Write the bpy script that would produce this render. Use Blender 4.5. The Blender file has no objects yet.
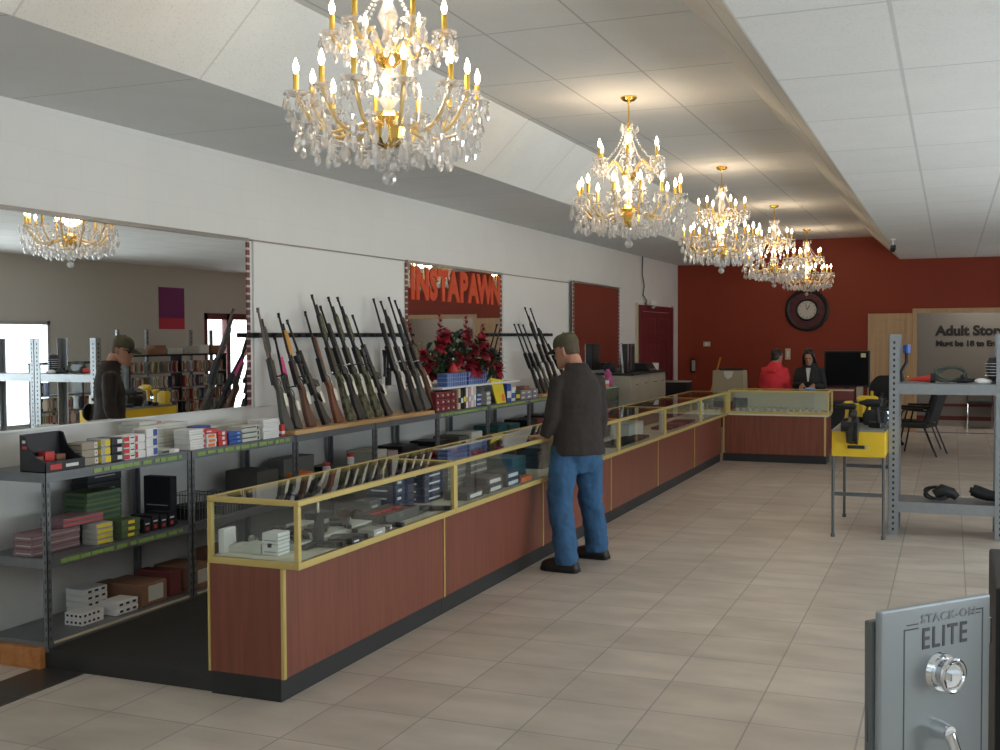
import bpy, bmesh, math, random
from mathutils import Vector, Matrix
random.seed(7)
C = bpy.context.scene.collection
SC = bpy.context.scene
PI = math.pi

# ------------------------------------------------------------------ camera
FPX, YAW, PITCH, ROLL, EYE = 1108.4, math.radians(-22.138), math.radians(-2.006), math.radians(-0.263), 1.72
_F = Vector((math.sin(YAW)*math.cos(PITCH), math.cos(YAW)*math.cos(PITCH), math.sin(PITCH)))
_r = Vector((math.cos(YAW), -math.sin(YAW), 0)); _u = _r.cross(_F)
_R = math.cos(ROLL)*_r + math.sin(ROLL)*_u
_U = -math.sin(ROLL)*_r + math.cos(ROLL)*_u
cam_d = bpy.data.cameras.new('camera'); cam = bpy.data.objects.new('camera', cam_d); C.objects.link(cam)
cam_d.sensor_width = 36; cam_d.lens = FPX*36/1000; cam_d.clip_start = .05; cam_d.clip_end = 200
cam.matrix_world = Matrix(((_R.x,_U.x,-_F.x,0),(_R.y,_U.y,-_F.y,0),(_R.z,_U.z,-_F.z,EYE),(0,0,0,1)))
SC.camera = cam

# ------------------------------------------------------------------ view, world, daylight
SC.view_settings.view_transform = 'Standard'; SC.view_settings.look = 'None'
SC.view_settings.gamma = 1; SC.view_settings.use_curve_mapping = False
SC.view_settings.exposure = 0.26
SC.cycles.max_bounces = 10; SC.cycles.diffuse_bounces = 5; SC.cycles.glossy_bounces = 5
SC.cycles.transmission_bounces = 8; SC.cycles.transparent_max_bounces = 24
SC.cycles.sample_clamp_indirect = 4
w = bpy.data.worlds.new('world'); SC.world = w; w.use_nodes = True
bg = w.node_tree.nodes['Background']; bg.inputs[0].default_value = (.80,.88,1,1); bg.inputs[1].default_value = .8

def area(name, loc, size, rot, power, col=(1,1,1)):
    d = bpy.data.lights.new(name, 'AREA'); d.shape = 'RECTANGLE'; d.size, d.size_y = size
    d.energy = power; d.color = col
    o = bpy.data.objects.new(name, d); C.objects.link(o); o.location = loc; o.rotation_euler = rot
    return o
# daylight outside the shop windows: right wall (front, middle), glass door, storefront
DAY = (.90,.95,1)
area('daylight', (4.9, 7.0, .8), (2.4, 7.6), (0, PI/2+.6, 0), 450, DAY)
area('daylight', (4.16, 12.6, 1.15), (1.7, 2.7), (0, PI/2, 0), 60, DAY)
area('daylight', (4.16, 18.9, 1.15), (2.1, 1.9), (0, PI/2, 0), 40, DAY)
area('daylight', (0.3, -3.8, .3), (7.2, 1.6), (PI/2+.95, 0, 0), 800, DAY)
# added fill light, unseen, brightens the corridor behind the doorway
area('corridor_fill', (.6, 21.6, 3.0), (.6, 1.2), (0, 0, 0), 16, (1,.95,.85))

# ------------------------------------------------------------------ pixel rays used to read real positions off the photograph
def _ray(x, y): return _R*((x-500)/FPX) - _U*((y-375)/FPX) + _F
def onX(x, y, X0): d = _ray(x, y); return Vector((0,0,EYE)) + d*(X0/d.x)
def onY(x, y, Y0): d = _ray(x, y); return Vector((0,0,EYE)) + d*(Y0/d.y)
def onZ(x, y, Z0=0): d = _ray(x, y); return Vector((0,0,EYE)) + d*((Z0-EYE)/d.z)

# ------------------------------------------------------------------ materials
MATS = {}
def mat(name, col, rough=.6, metal=0, var=0, vscale=6, bump=0, bscale=60, emit=0, alpha=None, spec=None, trans=0):
    if name in MATS: return MATS[name]
    m = bpy.data.materials.new(name); m.use_nodes = True; nt = m.node_tree; b = nt.nodes['Principled BSDF']
    b.inputs['Roughness'].default_value = rough; b.inputs['Metallic'].default_value = metal
    b.inputs['Base Color'].default_value = (*col, 1)
    if spec is not None: b.inputs['Specular IOR Level'].default_value = spec
    if trans: b.inputs['Transmission Weight'].default_value = trans
    tc = nt.nodes.new('ShaderNodeTexCoord')
    if var:
        n = nt.nodes.new('ShaderNodeTexNoise'); n.inputs['Scale'].default_value = vscale; n.inputs['Detail'].default_value = 4
        nt.links.new(tc.outputs['Object'], n.inputs['Vector'])
        mx = nt.nodes.new('ShaderNodeMix'); mx.data_type = 'RGBA'
        mx.inputs[6].default_value = (*[max(0,c*(1-var)) for c in col], 1); mx.inputs[7].default_value = (*[min(1,c*(1+var)) for c in col], 1)
        nt.links.new(n.outputs[0], mx.inputs[0]); nt.links.new(mx.outputs[2], b.inputs['Base Color'])
    if bump:
        n = nt.nodes.new('ShaderNodeTexNoise'); n.inputs['Scale'].default_value = bscale
        nt.links.new(tc.outputs['Object'], n.inputs['Vector'])
        bp = nt.nodes.new('ShaderNodeBump'); bp.inputs['Strength'].default_value = bump; bp.inputs['Distance'].default_value = .01
        nt.links.new(n.outputs[0], bp.inputs['Height']); nt.links.new(bp.outputs[0], b.inputs['Normal'])
    if emit:
        b.inputs['Emission Color'].default_value = (*col, 1); b.inputs['Emission Strength'].default_value = emit
    MATS[name] = m; return m

def glass_mat(name, tint=(1,1,1), base=.05):
    if name in MATS: return MATS[name]
    m = bpy.data.materials.new(name); m.use_nodes = True; nt = m.node_tree; nt.nodes.clear()
    o = nt.nodes.new('ShaderNodeOutputMaterial'); t = nt.nodes.new('ShaderNodeBsdfTransparent'); g = nt.nodes.new('ShaderNodeBsdfGlossy')
    t.inputs[0].default_value = (*tint,1); g.inputs['Roughness'].default_value = .01
    lw = nt.nodes.new('ShaderNodeLayerWeight'); lw.inputs[0].default_value = .5
    pw = nt.nodes.new('ShaderNodeMath'); pw.operation = 'POWER'; pw.inputs[1].default_value = 4
    ad = nt.nodes.new('ShaderNodeMath'); ad.operation = 'MULTIPLY_ADD'; ad.inputs[1].default_value = .85; ad.inputs[2].default_value = .045+base; ad.use_clamp = True
    mx = nt.nodes.new('ShaderNodeMixShader')
    nt.links.new(lw.outputs['Facing'], pw.inputs[0]); nt.links.new(pw.outputs[0], ad.inputs[0]); nt.links.new(ad.outputs[0], mx.inputs[0])
    nt.links.new(t.outputs[0], mx.inputs[1]); nt.links.new(g.outputs[0], mx.inputs[2]); nt.links.new(mx.outputs[0], o.inputs[0])
    MATS[name] = m; return m

def crystal_mat():
    m = bpy.data.materials.new('crystal'); m.use_nodes = True; nt = m.node_tree; nt.nodes.clear()
    o = nt.nodes.new('ShaderNodeOutputMaterial'); t = nt.nodes.new('ShaderNodeBsdfTransparent'); g = nt.nodes.new('ShaderNodeBsdfGlossy')
    r = nt.nodes.new('ShaderNodeBsdfTranslucent'); r.inputs[0].default_value = (.95,.95,.97,1)
    g.inputs['Roughness'].default_value = .06; t.inputs[0].default_value = (.95,.96,.98,1)
    a = nt.nodes.new('ShaderNodeMixShader'); a.inputs[0].default_value = .50
    nt.links.new(t.outputs[0], a.inputs[1]); nt.links.new(g.outputs[0], a.inputs[2])
    b = nt.nodes.new('ShaderNodeMixShader'); b.inputs[0].default_value = .34
    nt.links.new(a.outputs[0], b.inputs[1]); nt.links.new(r.outputs[0], b.inputs[2]); nt.links.new(b.outputs[0], o.inputs[0])
    return m

def grid_mat(name, c1, c2, mortar, bw, bh, ms, loc, rough=.5, axes='XY', offset=0, noise=.06, nscale=3, bump=.1, speck=0, stretch=(1,1,1), bias=0):
    m = bpy.data.materials.new(name); m.use_nodes = True; nt = m.node_tree; b = nt.nodes['Principled BSDF']
    tc = nt.nodes.new('ShaderNodeTexCoord'); sp = nt.nodes.new('ShaderNodeSeparateXYZ'); cb = nt.nodes.new('ShaderNodeCombineXYZ')
    nt.links.new(tc.outputs['Object'], sp.inputs[0])
    for i, a in enumerate(axes):
        s = nt.nodes.new('ShaderNodeMath'); s.operation = 'SUBTRACT'; s.inputs[1].default_value = loc[i]
        nt.links.new(sp.outputs['XYZ'.index(a)], s.inputs[0]); nt.links.new(s.outputs[0], cb.inputs[i])
    br = nt.nodes.new('ShaderNodeTexBrick'); br.offset = offset; br.inputs['Scale'].default_value = 1
    br.inputs['Brick Width'].default_value = bw; br.inputs['Row Height'].default_value = bh
    br.inputs['Mortar Size'].default_value = ms; br.inputs['Mortar Smooth'].default_value = .2; br.inputs['Bias'].default_value = bias
    br.inputs['Color1'].default_value = (*c1,1); br.inputs['Color2'].default_value = (*c2,1); br.inputs['Mortar'].default_value = (*mortar,1)
    nt.links.new(cb.outputs[0], br.inputs['Vector'])
    mp = nt.nodes.new('ShaderNodeMapping'); mp.inputs['Scale'].default_value = stretch
    nt.links.new(tc.outputs['Object'], mp.inputs[0])
    n = nt.nodes.new('ShaderNodeTexNoise'); n.inputs['Scale'].default_value = nscale; n.inputs['Detail'].default_value = 6
    nt.links.new(mp.outputs[0], n.inputs['Vector'])
    rp = nt.nodes.new('ShaderNodeMapRange'); rp.inputs[1].default_value = .3; rp.inputs[2].default_value = .7
    rp.inputs[3].default_value = 1-noise; rp.inputs[4].default_value = 1+noise
    nt.links.new(n.outputs[0], rp.inputs[0])
    mu = nt.nodes.new('ShaderNodeVectorMath'); mu.operation = 'SCALE'
    nt.links.new(br.outputs[0], mu.inputs[0]); nt.links.new(rp.outputs[0], mu.inputs['Scale'])
    last = mu
    if speck:
        v = nt.nodes.new('ShaderNodeTexNoise'); v.inputs['Scale'].default_value = 90; v.inputs['Detail'].default_value = 2
        nt.links.new(tc.outputs['Object'], v.inputs['Vector'])
        r2 = nt.nodes.new('ShaderNodeMapRange'); r2.inputs[1].default_value = .34; r2.inputs[2].default_value = .42
        r2.inputs[3].default_value = 1-speck; r2.inputs[4].default_value = 1
        nt.links.new(v.outputs[0], r2.inputs[0])
        m2 = nt.nodes.new('ShaderNodeVectorMath'); m2.operation = 'SCALE'
        nt.links.new(mu.outputs[0], m2.inputs[0]); nt.links.new(r2.outputs[0], m2.inputs['Scale']); last = m2
    nt.links.new(last.outputs[0], b.inputs['Base Color'])
    b.inputs['Roughness'].default_value = rough
    if bump:
        bp = nt.nodes.new('ShaderNodeBump'); bp.inputs['Strength'].default_value = bump; bp.inputs['Distance'].default_value = .004; bp.invert = True
        nt.links.new(br.outputs['Fac'], bp.inputs['Height']); nt.links.new(bp.outputs[0], b.inputs['Normal'])
    return m

def wood_mat(name, c1, c2, axis='Z', scale=1.0, rough=.45):
    m = bpy.data.materials.new(name); m.use_nodes = True; nt = m.node_tree; b = nt.nodes['Principled BSDF']
    tc = nt.nodes.new('ShaderNodeTexCoord'); mp = nt.nodes.new('ShaderNodeMapping')
    s = [40*scale]*3; s['XYZ'.index(axis)] = 2.0*scale; mp.inputs['Scale'].default_value = s
    n = nt.nodes.new('ShaderNodeTexNoise'); n.inputs['Scale'].default_value = 1; n.inputs['Detail'].default_value = 5; n.inputs['Distortion'].default_value = .4
    cr = nt.nodes.new('ShaderNodeValToRGB'); cr.color_ramp.elements[0].color = (*c1,1); cr.color_ramp.elements[1].color = (*c2,1)
    cr.color_ramp.elements[0].position = .3; cr.color_ramp.elements[1].position = .7
    nt.links.new(tc.outputs['Object'], mp.inputs[0]); nt.links.new(mp.outputs[0], n.inputs['Vector']); nt.links.new(n.outputs[0], cr.inputs[0])
    nt.links.new(cr.outputs[0], b.inputs['Base Color']); b.inputs['Roughness'].default_value = rough
    MATS[name] = m; return m

# ------------------------------------------------------------------ mesh builder
class MB:
    def __init__(s): s.v = []; s.f = []; s.m = []; s.mi = 0; s.X = None
    def _p(s, p):
        p = Vector(p); return tuple(s.X @ p) if s.X else tuple(p)
    def add(s, vs, fs):
        n = len(s.v); s.v += [s._p(p) for p in vs]
        for f in fs: s.f.append([n+i for i in f]); s.m.append(s.mi)
        return s
    def box(s, x0, x1, y0, y1, z0, z1):
        x0,x1 = min(x0,x1),max(x0,x1); y0,y1 = min(y0,y1),max(y0,y1); z0,z1 = min(z0,z1),max(z0,z1)
        return s.add([(x0,y0,z0),(x1,y0,z0),(x1,y1,z0),(x0,y1,z0),(x0,y0,z1),(x1,y0,z1),(x1,y1,z1),(x0,y1,z1)],
                     [(0,3,2,1),(4,5,6,7),(0,1,5,4),(1,2,6,5),(2,3,7,6),(3,0,4,7)])
    def bar(s, p0, p1, w, h, up=(0,0,1)):
        p0, p1 = Vector(p0), Vector(p1); d = (p1-p0).normalized(); up = Vector(up)
        a = d.cross(up)
        if a.length < 1e-4: a = d.cross(Vector((1,0,0)))
        a.normalize(); b = a.cross(d).normalized(); vs = []
        for p in (p0, p1):
            for i, j in ((-1,-1),(1,-1),(1,1),(-1,1)): vs.append(p + a*(i*w/2) + b*(j*h/2))
        return s.add(vs, [(0,1,2,3),(7,6,5,4),(0,4,5,1),(1,5,6,2),(2,6,7,3),(3,7,4,0)])
    def loft(s, rings, cap=True):
        n = len(rings[0]); vs = [p for r in rings for p in r]; fs = []
        for k in range(len(rings)-1):
            for i in range(n):
                j = (i+1) % n; fs.append((k*n+i, k*n+j, (k+1)*n+j, (k+1)*n+i))
        if cap: fs.append(tuple(range(n-1,-1,-1))); fs.append(tuple((len(rings)-1)*n+i for i in range(n)))
        return s.add(vs, fs)
    def tube(s, pts, r, n=8, cap=True, closed=False, ref=None, flat=1.0):
        pts = [Vector(p) for p in pts]; m = len(pts)
        if not hasattr(r, '__len__'): r = [r]*m
        rings = []; a = None
        for i, p in enumerate(pts):
            if closed: d = pts[(i+1) % m]-pts[i-1]
            else: d = (pts[min(i+1,m-1)]-pts[max(i-1,0)])
            d = d.normalized() if d.length > 1e-9 else Vector((0,0,1))
            if ref is not None: a = Vector(ref) - d*d.dot(Vector(ref))
            elif a is None:
                a = d.cross(Vector((0,0,1)))
                if a.length < .05: a = d.cross(Vector((1,0,0)))
            else: a = a - d*d.dot(a)
            if a.length < 1e-6: a = d.cross(Vector((.3,1,.2)))
            a = a.normalized(); b = d.cross(a)
            ra, rb = (r[i] if hasattr(r[i], '__len__') else (r[i], r[i]*flat))
            rings.append([p + a*(ra*math.cos(2*PI*k/n)) + b*(rb*math.sin(2*PI*k/n)) for k in range(n)])
        if closed: rings.append(rings[0]); cap = False
        return s.loft(rings, cap)
    def cyl(s, p0, p1, r0, r1=None, n=12): return s.tube([p0, p1], [r0, r0 if r1 is None else r1], n)
    def ball(s, c, r, n=10, m=6, sc=(1,1,1)):
        c = Vector(c); vs = [c+Vector((0,0,-r*sc[2]))]
        for i in range(1, m):
            t = -PI/2 + PI*i/m
            vs += [c+Vector((r*sc[0]*math.cos(t)*math.cos(2*PI*k/n), r*sc[1]*math.cos(t)*math.sin(2*PI*k/n), r*sc[2]*math.sin(t))) for k in range(n)]
        vs.append(c+Vector((0,0,r*sc[2]))); fs = []
        for k in range(n):
            j = (k+1) % n; fs.append((0, 1+j, 1+k)); fs.append((len(vs)-1, 1+(m-2)*n+k, 1+(m-2)*n+j))
            for i in range(m-2): fs.append((1+i*n+k, 1+i*n+j, 1+(i+1)*n+j, 1+(i+1)*n+k))
        return s.add(vs, fs)
    def lathe(s, prof, c=(0,0,0), n=16, cap=True):
        c = Vector(c)
        return s.loft([[c+Vector((r*math.cos(2*PI*k/n), r*math.sin(2*PI*k/n), z)) for k in range(n)] for r, z in prof], cap)
    def prism(s, poly, fn, t0, t1):
        n = len(poly); vs = [fn(a,b,t0) for a,b in poly] + [fn(a,b,t1) for a,b in poly]
        return s.add(vs, [tuple(range(n-1,-1,-1)), tuple(range(n, 2*n))] + [(i,(i+1)%n,n+(i+1)%n,n+i) for i in range(n)])
    def build(s, name, mats, parent=None, smooth=False, bevel=0, seg=2, sub=0, ang=35):
        me = bpy.data.meshes.new(name); me.from_pydata(s.v, [], s.f)
        if not isinstance(mats, (list,tuple)): mats = [mats]
        for m in mats: me.materials.append(m)
        if len(mats) > 1: me.polygons.foreach_set('material_index', s.m)
        bm = bmesh.new(); bm.from_mesh(me); bmesh.ops.recalc_face_normals(bm, faces=bm.faces); bm.to_mesh(me); bm.free()
        if smooth:
            me.polygons.foreach_set('use_smooth', [True]*len(me.polygons))
            try: me.set_sharp_from_angle(angle=math.radians(ang))
            except Exception: pass
        o = bpy.data.objects.new(name, me); C.objects.link(o)
        if parent: o.parent = parent
        if bevel:
            b = o.modifiers.new('bevel', 'BEVEL'); b.width = bevel; b.segments = seg; b.limit_method = 'ANGLE'
        if sub:
            b = o.modifiers.new('sub', 'SUBSURF'); b.levels = b.render_levels = sub
        return o

def thing(name, label, cat, loc=(0,0,0), rz=0, group=None):
    o = bpy.data.objects.new(name, None); C.objects.link(o); o.location = loc; o.rotation_euler = (0,0,rz)
    o.empty_display_size = .05
    o['label'] = label; o['category'] = cat
    if group: o['group'] = group
    return o
def tag(o, label, cat, group=None):
    o['label'] = label; o['category'] = cat
    if group: o['group'] = group
    return o
def struct(o): o['kind'] = 'structure'; return o
def dup(root, loc=None, rz=None, label=None, group=None):
    r = root.copy(); C.objects.link(r)
    if loc is not None: r.location = loc
    if rz is not None: r.rotation_euler = (0,0,rz)
    if label: r['label'] = label
    if group: r['group'] = group
    for ch in list(root.children):
        c = ch.copy(); C.objects.link(c); c.parent = r
        for g in list(ch.children):
            d = g.copy(); C.objects.link(d); d.parent = c
    return r

# ------------------------------------------------------------------ palette
white_paint = mat('white_paint', (.80,.79,.77), .6, var=.03, vscale=2)
cream = mat('cream', (.62,.55,.40), .6)
gold = mat('gold_trim', (.62,.48,.17), .42, metal=.35, var=.06, vscale=9)
brass = mat('polished_brass', (.95,.62,.16), .18, metal=1)
black = mat('black_plastic', (.012,.012,.014), .4)
blackm = mat('black_matte', (.018,.018,.02), .75, var=.2, vscale=30)
gunblack = mat('gun_black', (.015,.015,.018), .35)
gunsteel = mat('blued_steel', (.03,.033,.04), .28, metal=.8)
steel = mat('galvanised_steel', (.32,.34,.36), .38, metal=.6, var=.12, vscale=25)
dsteel = mat('grey_shelf_steel', (.21,.22,.24), .4, metal=.5, var=.15, vscale=20)
chrome = mat('chrome', (.85,.87,.9), .08, metal=1)
brown = mat('brown_card', (.26,.13,.08), .75, var=.12, vscale=12)
maroonc = mat('maroon_card', (.20,.05,.05), .7, var=.15)
greyc = mat('grey_card', (.42,.42,.39), .7, var=.08, vscale=20)
lgreyc = mat('light_grey_card', (.58,.58,.53), .7, var=.06, vscale=20)
whitec = mat('white_card', (.78,.77,.76), .6, var=.04, vscale=20)
bluec = mat('blue_card', (.035,.09,.34), .5, var=.1)
redc = mat('red_card', (.60,.05,.05), .5, var=.1)
orangec = mat('orange_card', (.85,.20,.04), .5, var=.1)
yellowc = mat('yellow_card', (.80,.62,.03), .5, var=.08)
greenc = mat('green_card', (.09,.13,.06), .6, var=.15)
dgreenc = mat('dark_green_card', (.03,.08,.05), .6, var=.15)
mauvec = mat('mauve_card', (.24,.14,.16), .65, var=.12)
tealc = mat('teal_plastic', (.02,.09,.10), .4, var=.1)
lime = mat('lime_tape', (.30,.46,.12), .6)
tagm = mat('tag_paper', (.85,.80,.66), .7)
plank = wood_mat('pine_plank', (.50,.28,.11), (.68,.42,.20), 'Y', .6)
toe = wood_mat('orange_toe_board', (.42,.15,.04), (.58,.25,.08), 'Y', .6)
mirror_m = mat('mirror_silver', (.90,.91,.90), .0, metal=1)
pane = glass_mat('clear_glass', (.96,.985,.975), .0)
crystal = crystal_mat()
# ================================================================== ROOM SHELL
XL, XR, YB, YF = -4.8, 4.0, 20.75, -3.0
tile_m = grid_mat('beige_floor_tile', (.495,.43,.37), (.57,.505,.44), (.31,.285,.26), .46, .46, .0045, (-1.734,4.455), rough=.42, noise=.14, nscale=2.2, bump=.25, stretch=(1,2.2,1))
darktile_m = grid_mat('dark_floor_tile', (.035,.033,.032), (.05,.047,.045), (.10,.09,.085), .46, .46, .0045, (-1.734,4.455), rough=.3)
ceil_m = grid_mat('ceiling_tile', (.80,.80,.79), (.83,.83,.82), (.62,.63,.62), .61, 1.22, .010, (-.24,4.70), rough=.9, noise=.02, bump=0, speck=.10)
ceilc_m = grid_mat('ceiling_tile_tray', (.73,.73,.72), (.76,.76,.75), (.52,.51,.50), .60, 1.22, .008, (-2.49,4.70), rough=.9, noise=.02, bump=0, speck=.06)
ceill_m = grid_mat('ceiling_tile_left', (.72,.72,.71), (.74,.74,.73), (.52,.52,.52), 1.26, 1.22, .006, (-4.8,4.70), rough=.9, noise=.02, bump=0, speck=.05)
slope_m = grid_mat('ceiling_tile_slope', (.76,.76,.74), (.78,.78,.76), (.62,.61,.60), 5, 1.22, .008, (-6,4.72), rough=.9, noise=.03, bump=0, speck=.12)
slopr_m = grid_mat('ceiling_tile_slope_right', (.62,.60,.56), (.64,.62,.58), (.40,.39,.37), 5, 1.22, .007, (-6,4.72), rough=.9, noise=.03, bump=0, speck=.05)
block_m = grid_mat('painted_block', (.745,.735,.715), (.755,.745,.725), (.732,.722,.705), .40, .20, .006, (0,0), rough=.55, axes='YZ', offset=.5, noise=.015, bump=.06)
red_m = mat('red_wall_paint', (.265,.030,.007), .6, var=.07, vscale=1.2, bump=.05)
grey_m = mat('grey_wall_paint', (.30,.29,.26), .6, var=.03)
taupe_m = mat('taupe_wall_paint', (.64,.62,.57), .6, var=.03)
darkred = mat('dark_red_paint', (.16,.018,.025), .45, var=.08)
lwood = wood_mat('light_door_wood', (.50,.32,.17), (.58,.39,.22), 'Z', .5)

m = MB(); m.box(XL-.2, XR+.3, YF-.3, 23.2, -.1, 0); struct(m.build('floor', tile_m))
# lowered ceilings either side and a raised tray with slanted sides between them
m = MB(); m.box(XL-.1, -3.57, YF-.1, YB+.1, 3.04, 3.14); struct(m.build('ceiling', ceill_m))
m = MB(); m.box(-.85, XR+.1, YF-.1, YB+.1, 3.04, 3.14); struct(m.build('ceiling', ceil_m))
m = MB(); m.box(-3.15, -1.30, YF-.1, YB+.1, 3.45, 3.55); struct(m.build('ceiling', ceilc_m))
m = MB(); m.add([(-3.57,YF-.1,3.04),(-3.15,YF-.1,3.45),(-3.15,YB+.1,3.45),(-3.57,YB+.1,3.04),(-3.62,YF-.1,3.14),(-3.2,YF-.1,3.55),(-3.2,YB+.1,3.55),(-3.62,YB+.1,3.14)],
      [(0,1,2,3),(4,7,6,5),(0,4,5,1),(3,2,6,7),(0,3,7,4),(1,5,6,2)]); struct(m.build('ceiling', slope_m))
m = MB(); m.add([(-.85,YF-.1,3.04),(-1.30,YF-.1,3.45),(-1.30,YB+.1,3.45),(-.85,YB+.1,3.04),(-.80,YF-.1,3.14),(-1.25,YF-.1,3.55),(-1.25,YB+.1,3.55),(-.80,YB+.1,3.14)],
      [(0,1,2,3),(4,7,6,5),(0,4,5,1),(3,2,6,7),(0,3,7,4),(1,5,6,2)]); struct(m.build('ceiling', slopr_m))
m = MB(); m.box(XL-.12, XL, YF-.1, YB+.1, 0, 3.14); struct(m.build('wall_left', block_m))
def wall_x(name, x0, x1, ya, yb, zt, holes, mt):
    m = MB(); y = ya
    for (h0,h1,z0,z1) in sorted(holes):
        m.box(x0,x1,y,h0,0,zt)
        if z0 > 0: m.box(x0,x1,h0,h1,0,z0)
        m.box(x0,x1,h0,h1,z1,zt); y = h1
    m.box(x0,x1,y,yb,0,zt); return struct(m.build(name, mt))
wall_x('wall_right', XR, XR+.12, YF-.1, YB+.1, 3.14, [(3.4,10.9,.45,2.4),(11.3,13.95,.3,2.0),(17.98,19.85,0,2.2)], taupe_m)
m = MB(); m.box(XL-.12,-3.4,YF-.12,YF,0,3.14); m.box(-3.4,3.9,YF-.12,YF,0,.9); m.box(-3.4,3.9,YF-.12,YF,2.75,3.14); m.box(3.9,4.12,YF-.12,YF,0,3.14)
m.box(-3.6,-.7,YF-.12,YF,3.14,3.55)
struct(m.build('wall_front', taupe_m))
# back wall with the doorway (opening X -.52..1.5, z 0..2.09)
m = MB(); m.box(XL-.1,-.55,YB,YB+.12,0,3.56); m.box(-.55,1.5,YB,YB+.12,2.10,3.14); m.box(1.5,XR+.1,YB,YB+.12,0,3.14)
struct(m.build('wall_back', red_m))
m = MB(); m.box(-.63,-.55,YB-.02,YB+.13,0,2.17); m.box(1.5,1.58,YB-.02,YB+.13,0,2.17); m.box(-.55,1.5,YB-.02,YB+.13,2.09,2.17)
struct(m.build('trim_1', lwood, bevel=.006))
# little corridor behind the doorway
m = MB(); m.box(-1.6,2.6,22.35,22.45,0,3.14); m.box(-1.7,-1.6,YB+.12,22.45,0,3.14); m.box(2.6,2.7,YB+.12,22.45,0,3.14)
struct(m.build('wall_corridor', grey_m))
m = MB(); m.box(-1.7,2.7,YB+.12,22.45,3.04,3.14); struct(m.build('ceiling', ceil_m))
m = MB(); m.box(-1.6,2.6,22.33,22.35,.0,.11); struct(m.build('baseboard_corridor', mat('pale_base', (.40,.39,.36), .6)))
m = MB(); m.box(-1.6,2.6,22.33,22.35,.11,.19); m.box(-1.6,2.6,22.33,22.35,.37,.42); struct(m.build('trim_2', darkred))
m = MB(); m.box(-.55,1.5,YB-.02,YB+.14,.0,.006); struct(m.build('trim_3', mat('threshold', (.12,.11,.11), .5)))
# dark border tiles at the end of the raised aisle
m = MB(); m.box(-4.40,-4.10,1.5,4.408,.0,.003); struct(m.build('trim_4', darktile_m))
# orange toe board under the shelving end
m = MB(); m.box(-4.79,-4.36,4.37,4.41,.0,.11); struct(m.build('trim_5', toe, bevel=.004))
# raised platform behind the counter
m = MB(); m.box(-4.79,-2.93,4.41,15.2,.0,.105); struct(m.build('floor', mat('black_platform', (.028,.027,.026), .55, var=.2, vscale=5, bump=.1)))

# windows, glass doors
wframe = mat('window_frame', (.55,.56,.58), .4, metal=.4)
for n,(y0,y1,z0,z1,nm) in enumerate([(3.4,10.9,.45,2.4,3),(11.3,13.95,.3,2.0,1)]):
    f = MB()
    f.box(XR-.01,XR+.1,y0,y0+.06,z0,z1); f.box(XR-.01,XR+.1,y1-.06,y1,z0,z1); f.box(XR-.01,XR+.1,y0,y1,z0,z0+.06); f.box(XR-.01,XR+.1,y0,y1,z1-.06,z1)
    for k in range(1,nm+1): yy = y0+(y1-y0)*k/(nm+1); f.box(XR+.01,XR+.09,yy-.025,yy+.025,z0,z1)
    fr = struct(f.build('window_%d'%(n+1), wframe)); g = MB(); g.box(XR+.04,XR+.046,y0+.06,y1-.06,z0+.06,z1-.06); g.build('window_pane', pane, fr)
f = MB(); y0,y1,z1 = 17.98,19.85,2.2
for a,b,c,d in ((y0,y0+.08,0,z1),(y1-.08,y1,0,z1),(y0,y1,z1-.12,z1),(18.68,18.80,0,z1),(y0,y1,0,.14)): f.box(XR-.02,XR+.1,a,b,c,d)
fr = struct(f.build('door_2', mat('door_frame_maroon', (.16,.05,.05), .5))); g = MB(); g.box(XR+.04,XR+.046,y0+.08,y1-.08,.14,z1-.12); g.build('door_glass', pane, fr)
f = MB()
for a,b,c,d in ((-3.4,-3.33,.9,2.75),(3.83,3.9,.9,2.75),(-3.4,3.9,.9,.96),(-3.4,3.9,2.69,2.75),(-1.0,-.94,.9,2.75),(1.4,1.46,.9,2.75)): f.box(a,b,YF-.1,YF+.01,c,d)
fr = struct(f.build('window_3', wframe)); g = MB(); g.box(-3.33,3.83,YF-.05,YF-.044,.96,2.69); g.build('window_pane', pane, fr)

# doors
def panel_door(name, o, ax, w, h, mt, flip=1):
    # o = lower corner; ax 'X' = leaf runs along X (faces -Y), 'Y' = runs along Y (faces +X)
    m = MB()
    def B(a0,a1,z0,z1,d0,d1):
        if ax == 'X': m.box(o[0]+a0,o[0]+a1,o[1]-d1,o[1]-d0,o[2]+z0,o[2]+z1)
        else: m.box(o[0]+d0,o[0]+d1,o[1]+a0,o[1]+a1,o[2]+z0,o[2]+z1)
    B(0,w,0,h,0,.03)
    s = .11*w/.8
    for a0,a1 in ((0,s),(w/2-s/2,w/2+s/2),(w-s,w)): B(a0,a1,0,h,.03,.042)
    for z0,z1 in ((.002,.2),(.80,.93),(h*.77,h*.77+.1),(h-.11,h-.002)): B(.002,w-.002,z0,z1,.029,.0405)
    for z0,z1 in ((.24,.76),(.97,h*.77-.04),(h*.77+.14,h-.15)):
        for a0 in (s+.03, w/2+s/2+.03): B(a0, a0+w/2-1.5*s-.06, z0, z1, .03, .038)
    return m.build(name, mt, bevel=.004)
struct(panel_door('door_1', (-1.37,YB-.001,0), 'X', .74, 2.09, lwood))
kb = MB(); kb.ball((-.70,YB-.075,.98), .03); kb.cyl((-.70,YB-.045,.98),(-.70,YB-.075,.98),.012)
kb.build('door_knob', brass, bpy.data.objects['door_1'], smooth=True)
d3 = struct(panel_door('door_3', (XL+.001,18.02,.0), 'Y', 1.98, 2.12, darkred))
m = MB(); m.box(XL,XL+.05,17.80,18.0,0,2.23); m.box(XL,XL+.05,20.02,20.18,0,2.23); m.box(XL,XL+.05,18.0,20.02,2.13,2.23); m.build('door_frame', darkred, d3, bevel=.005)
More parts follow.
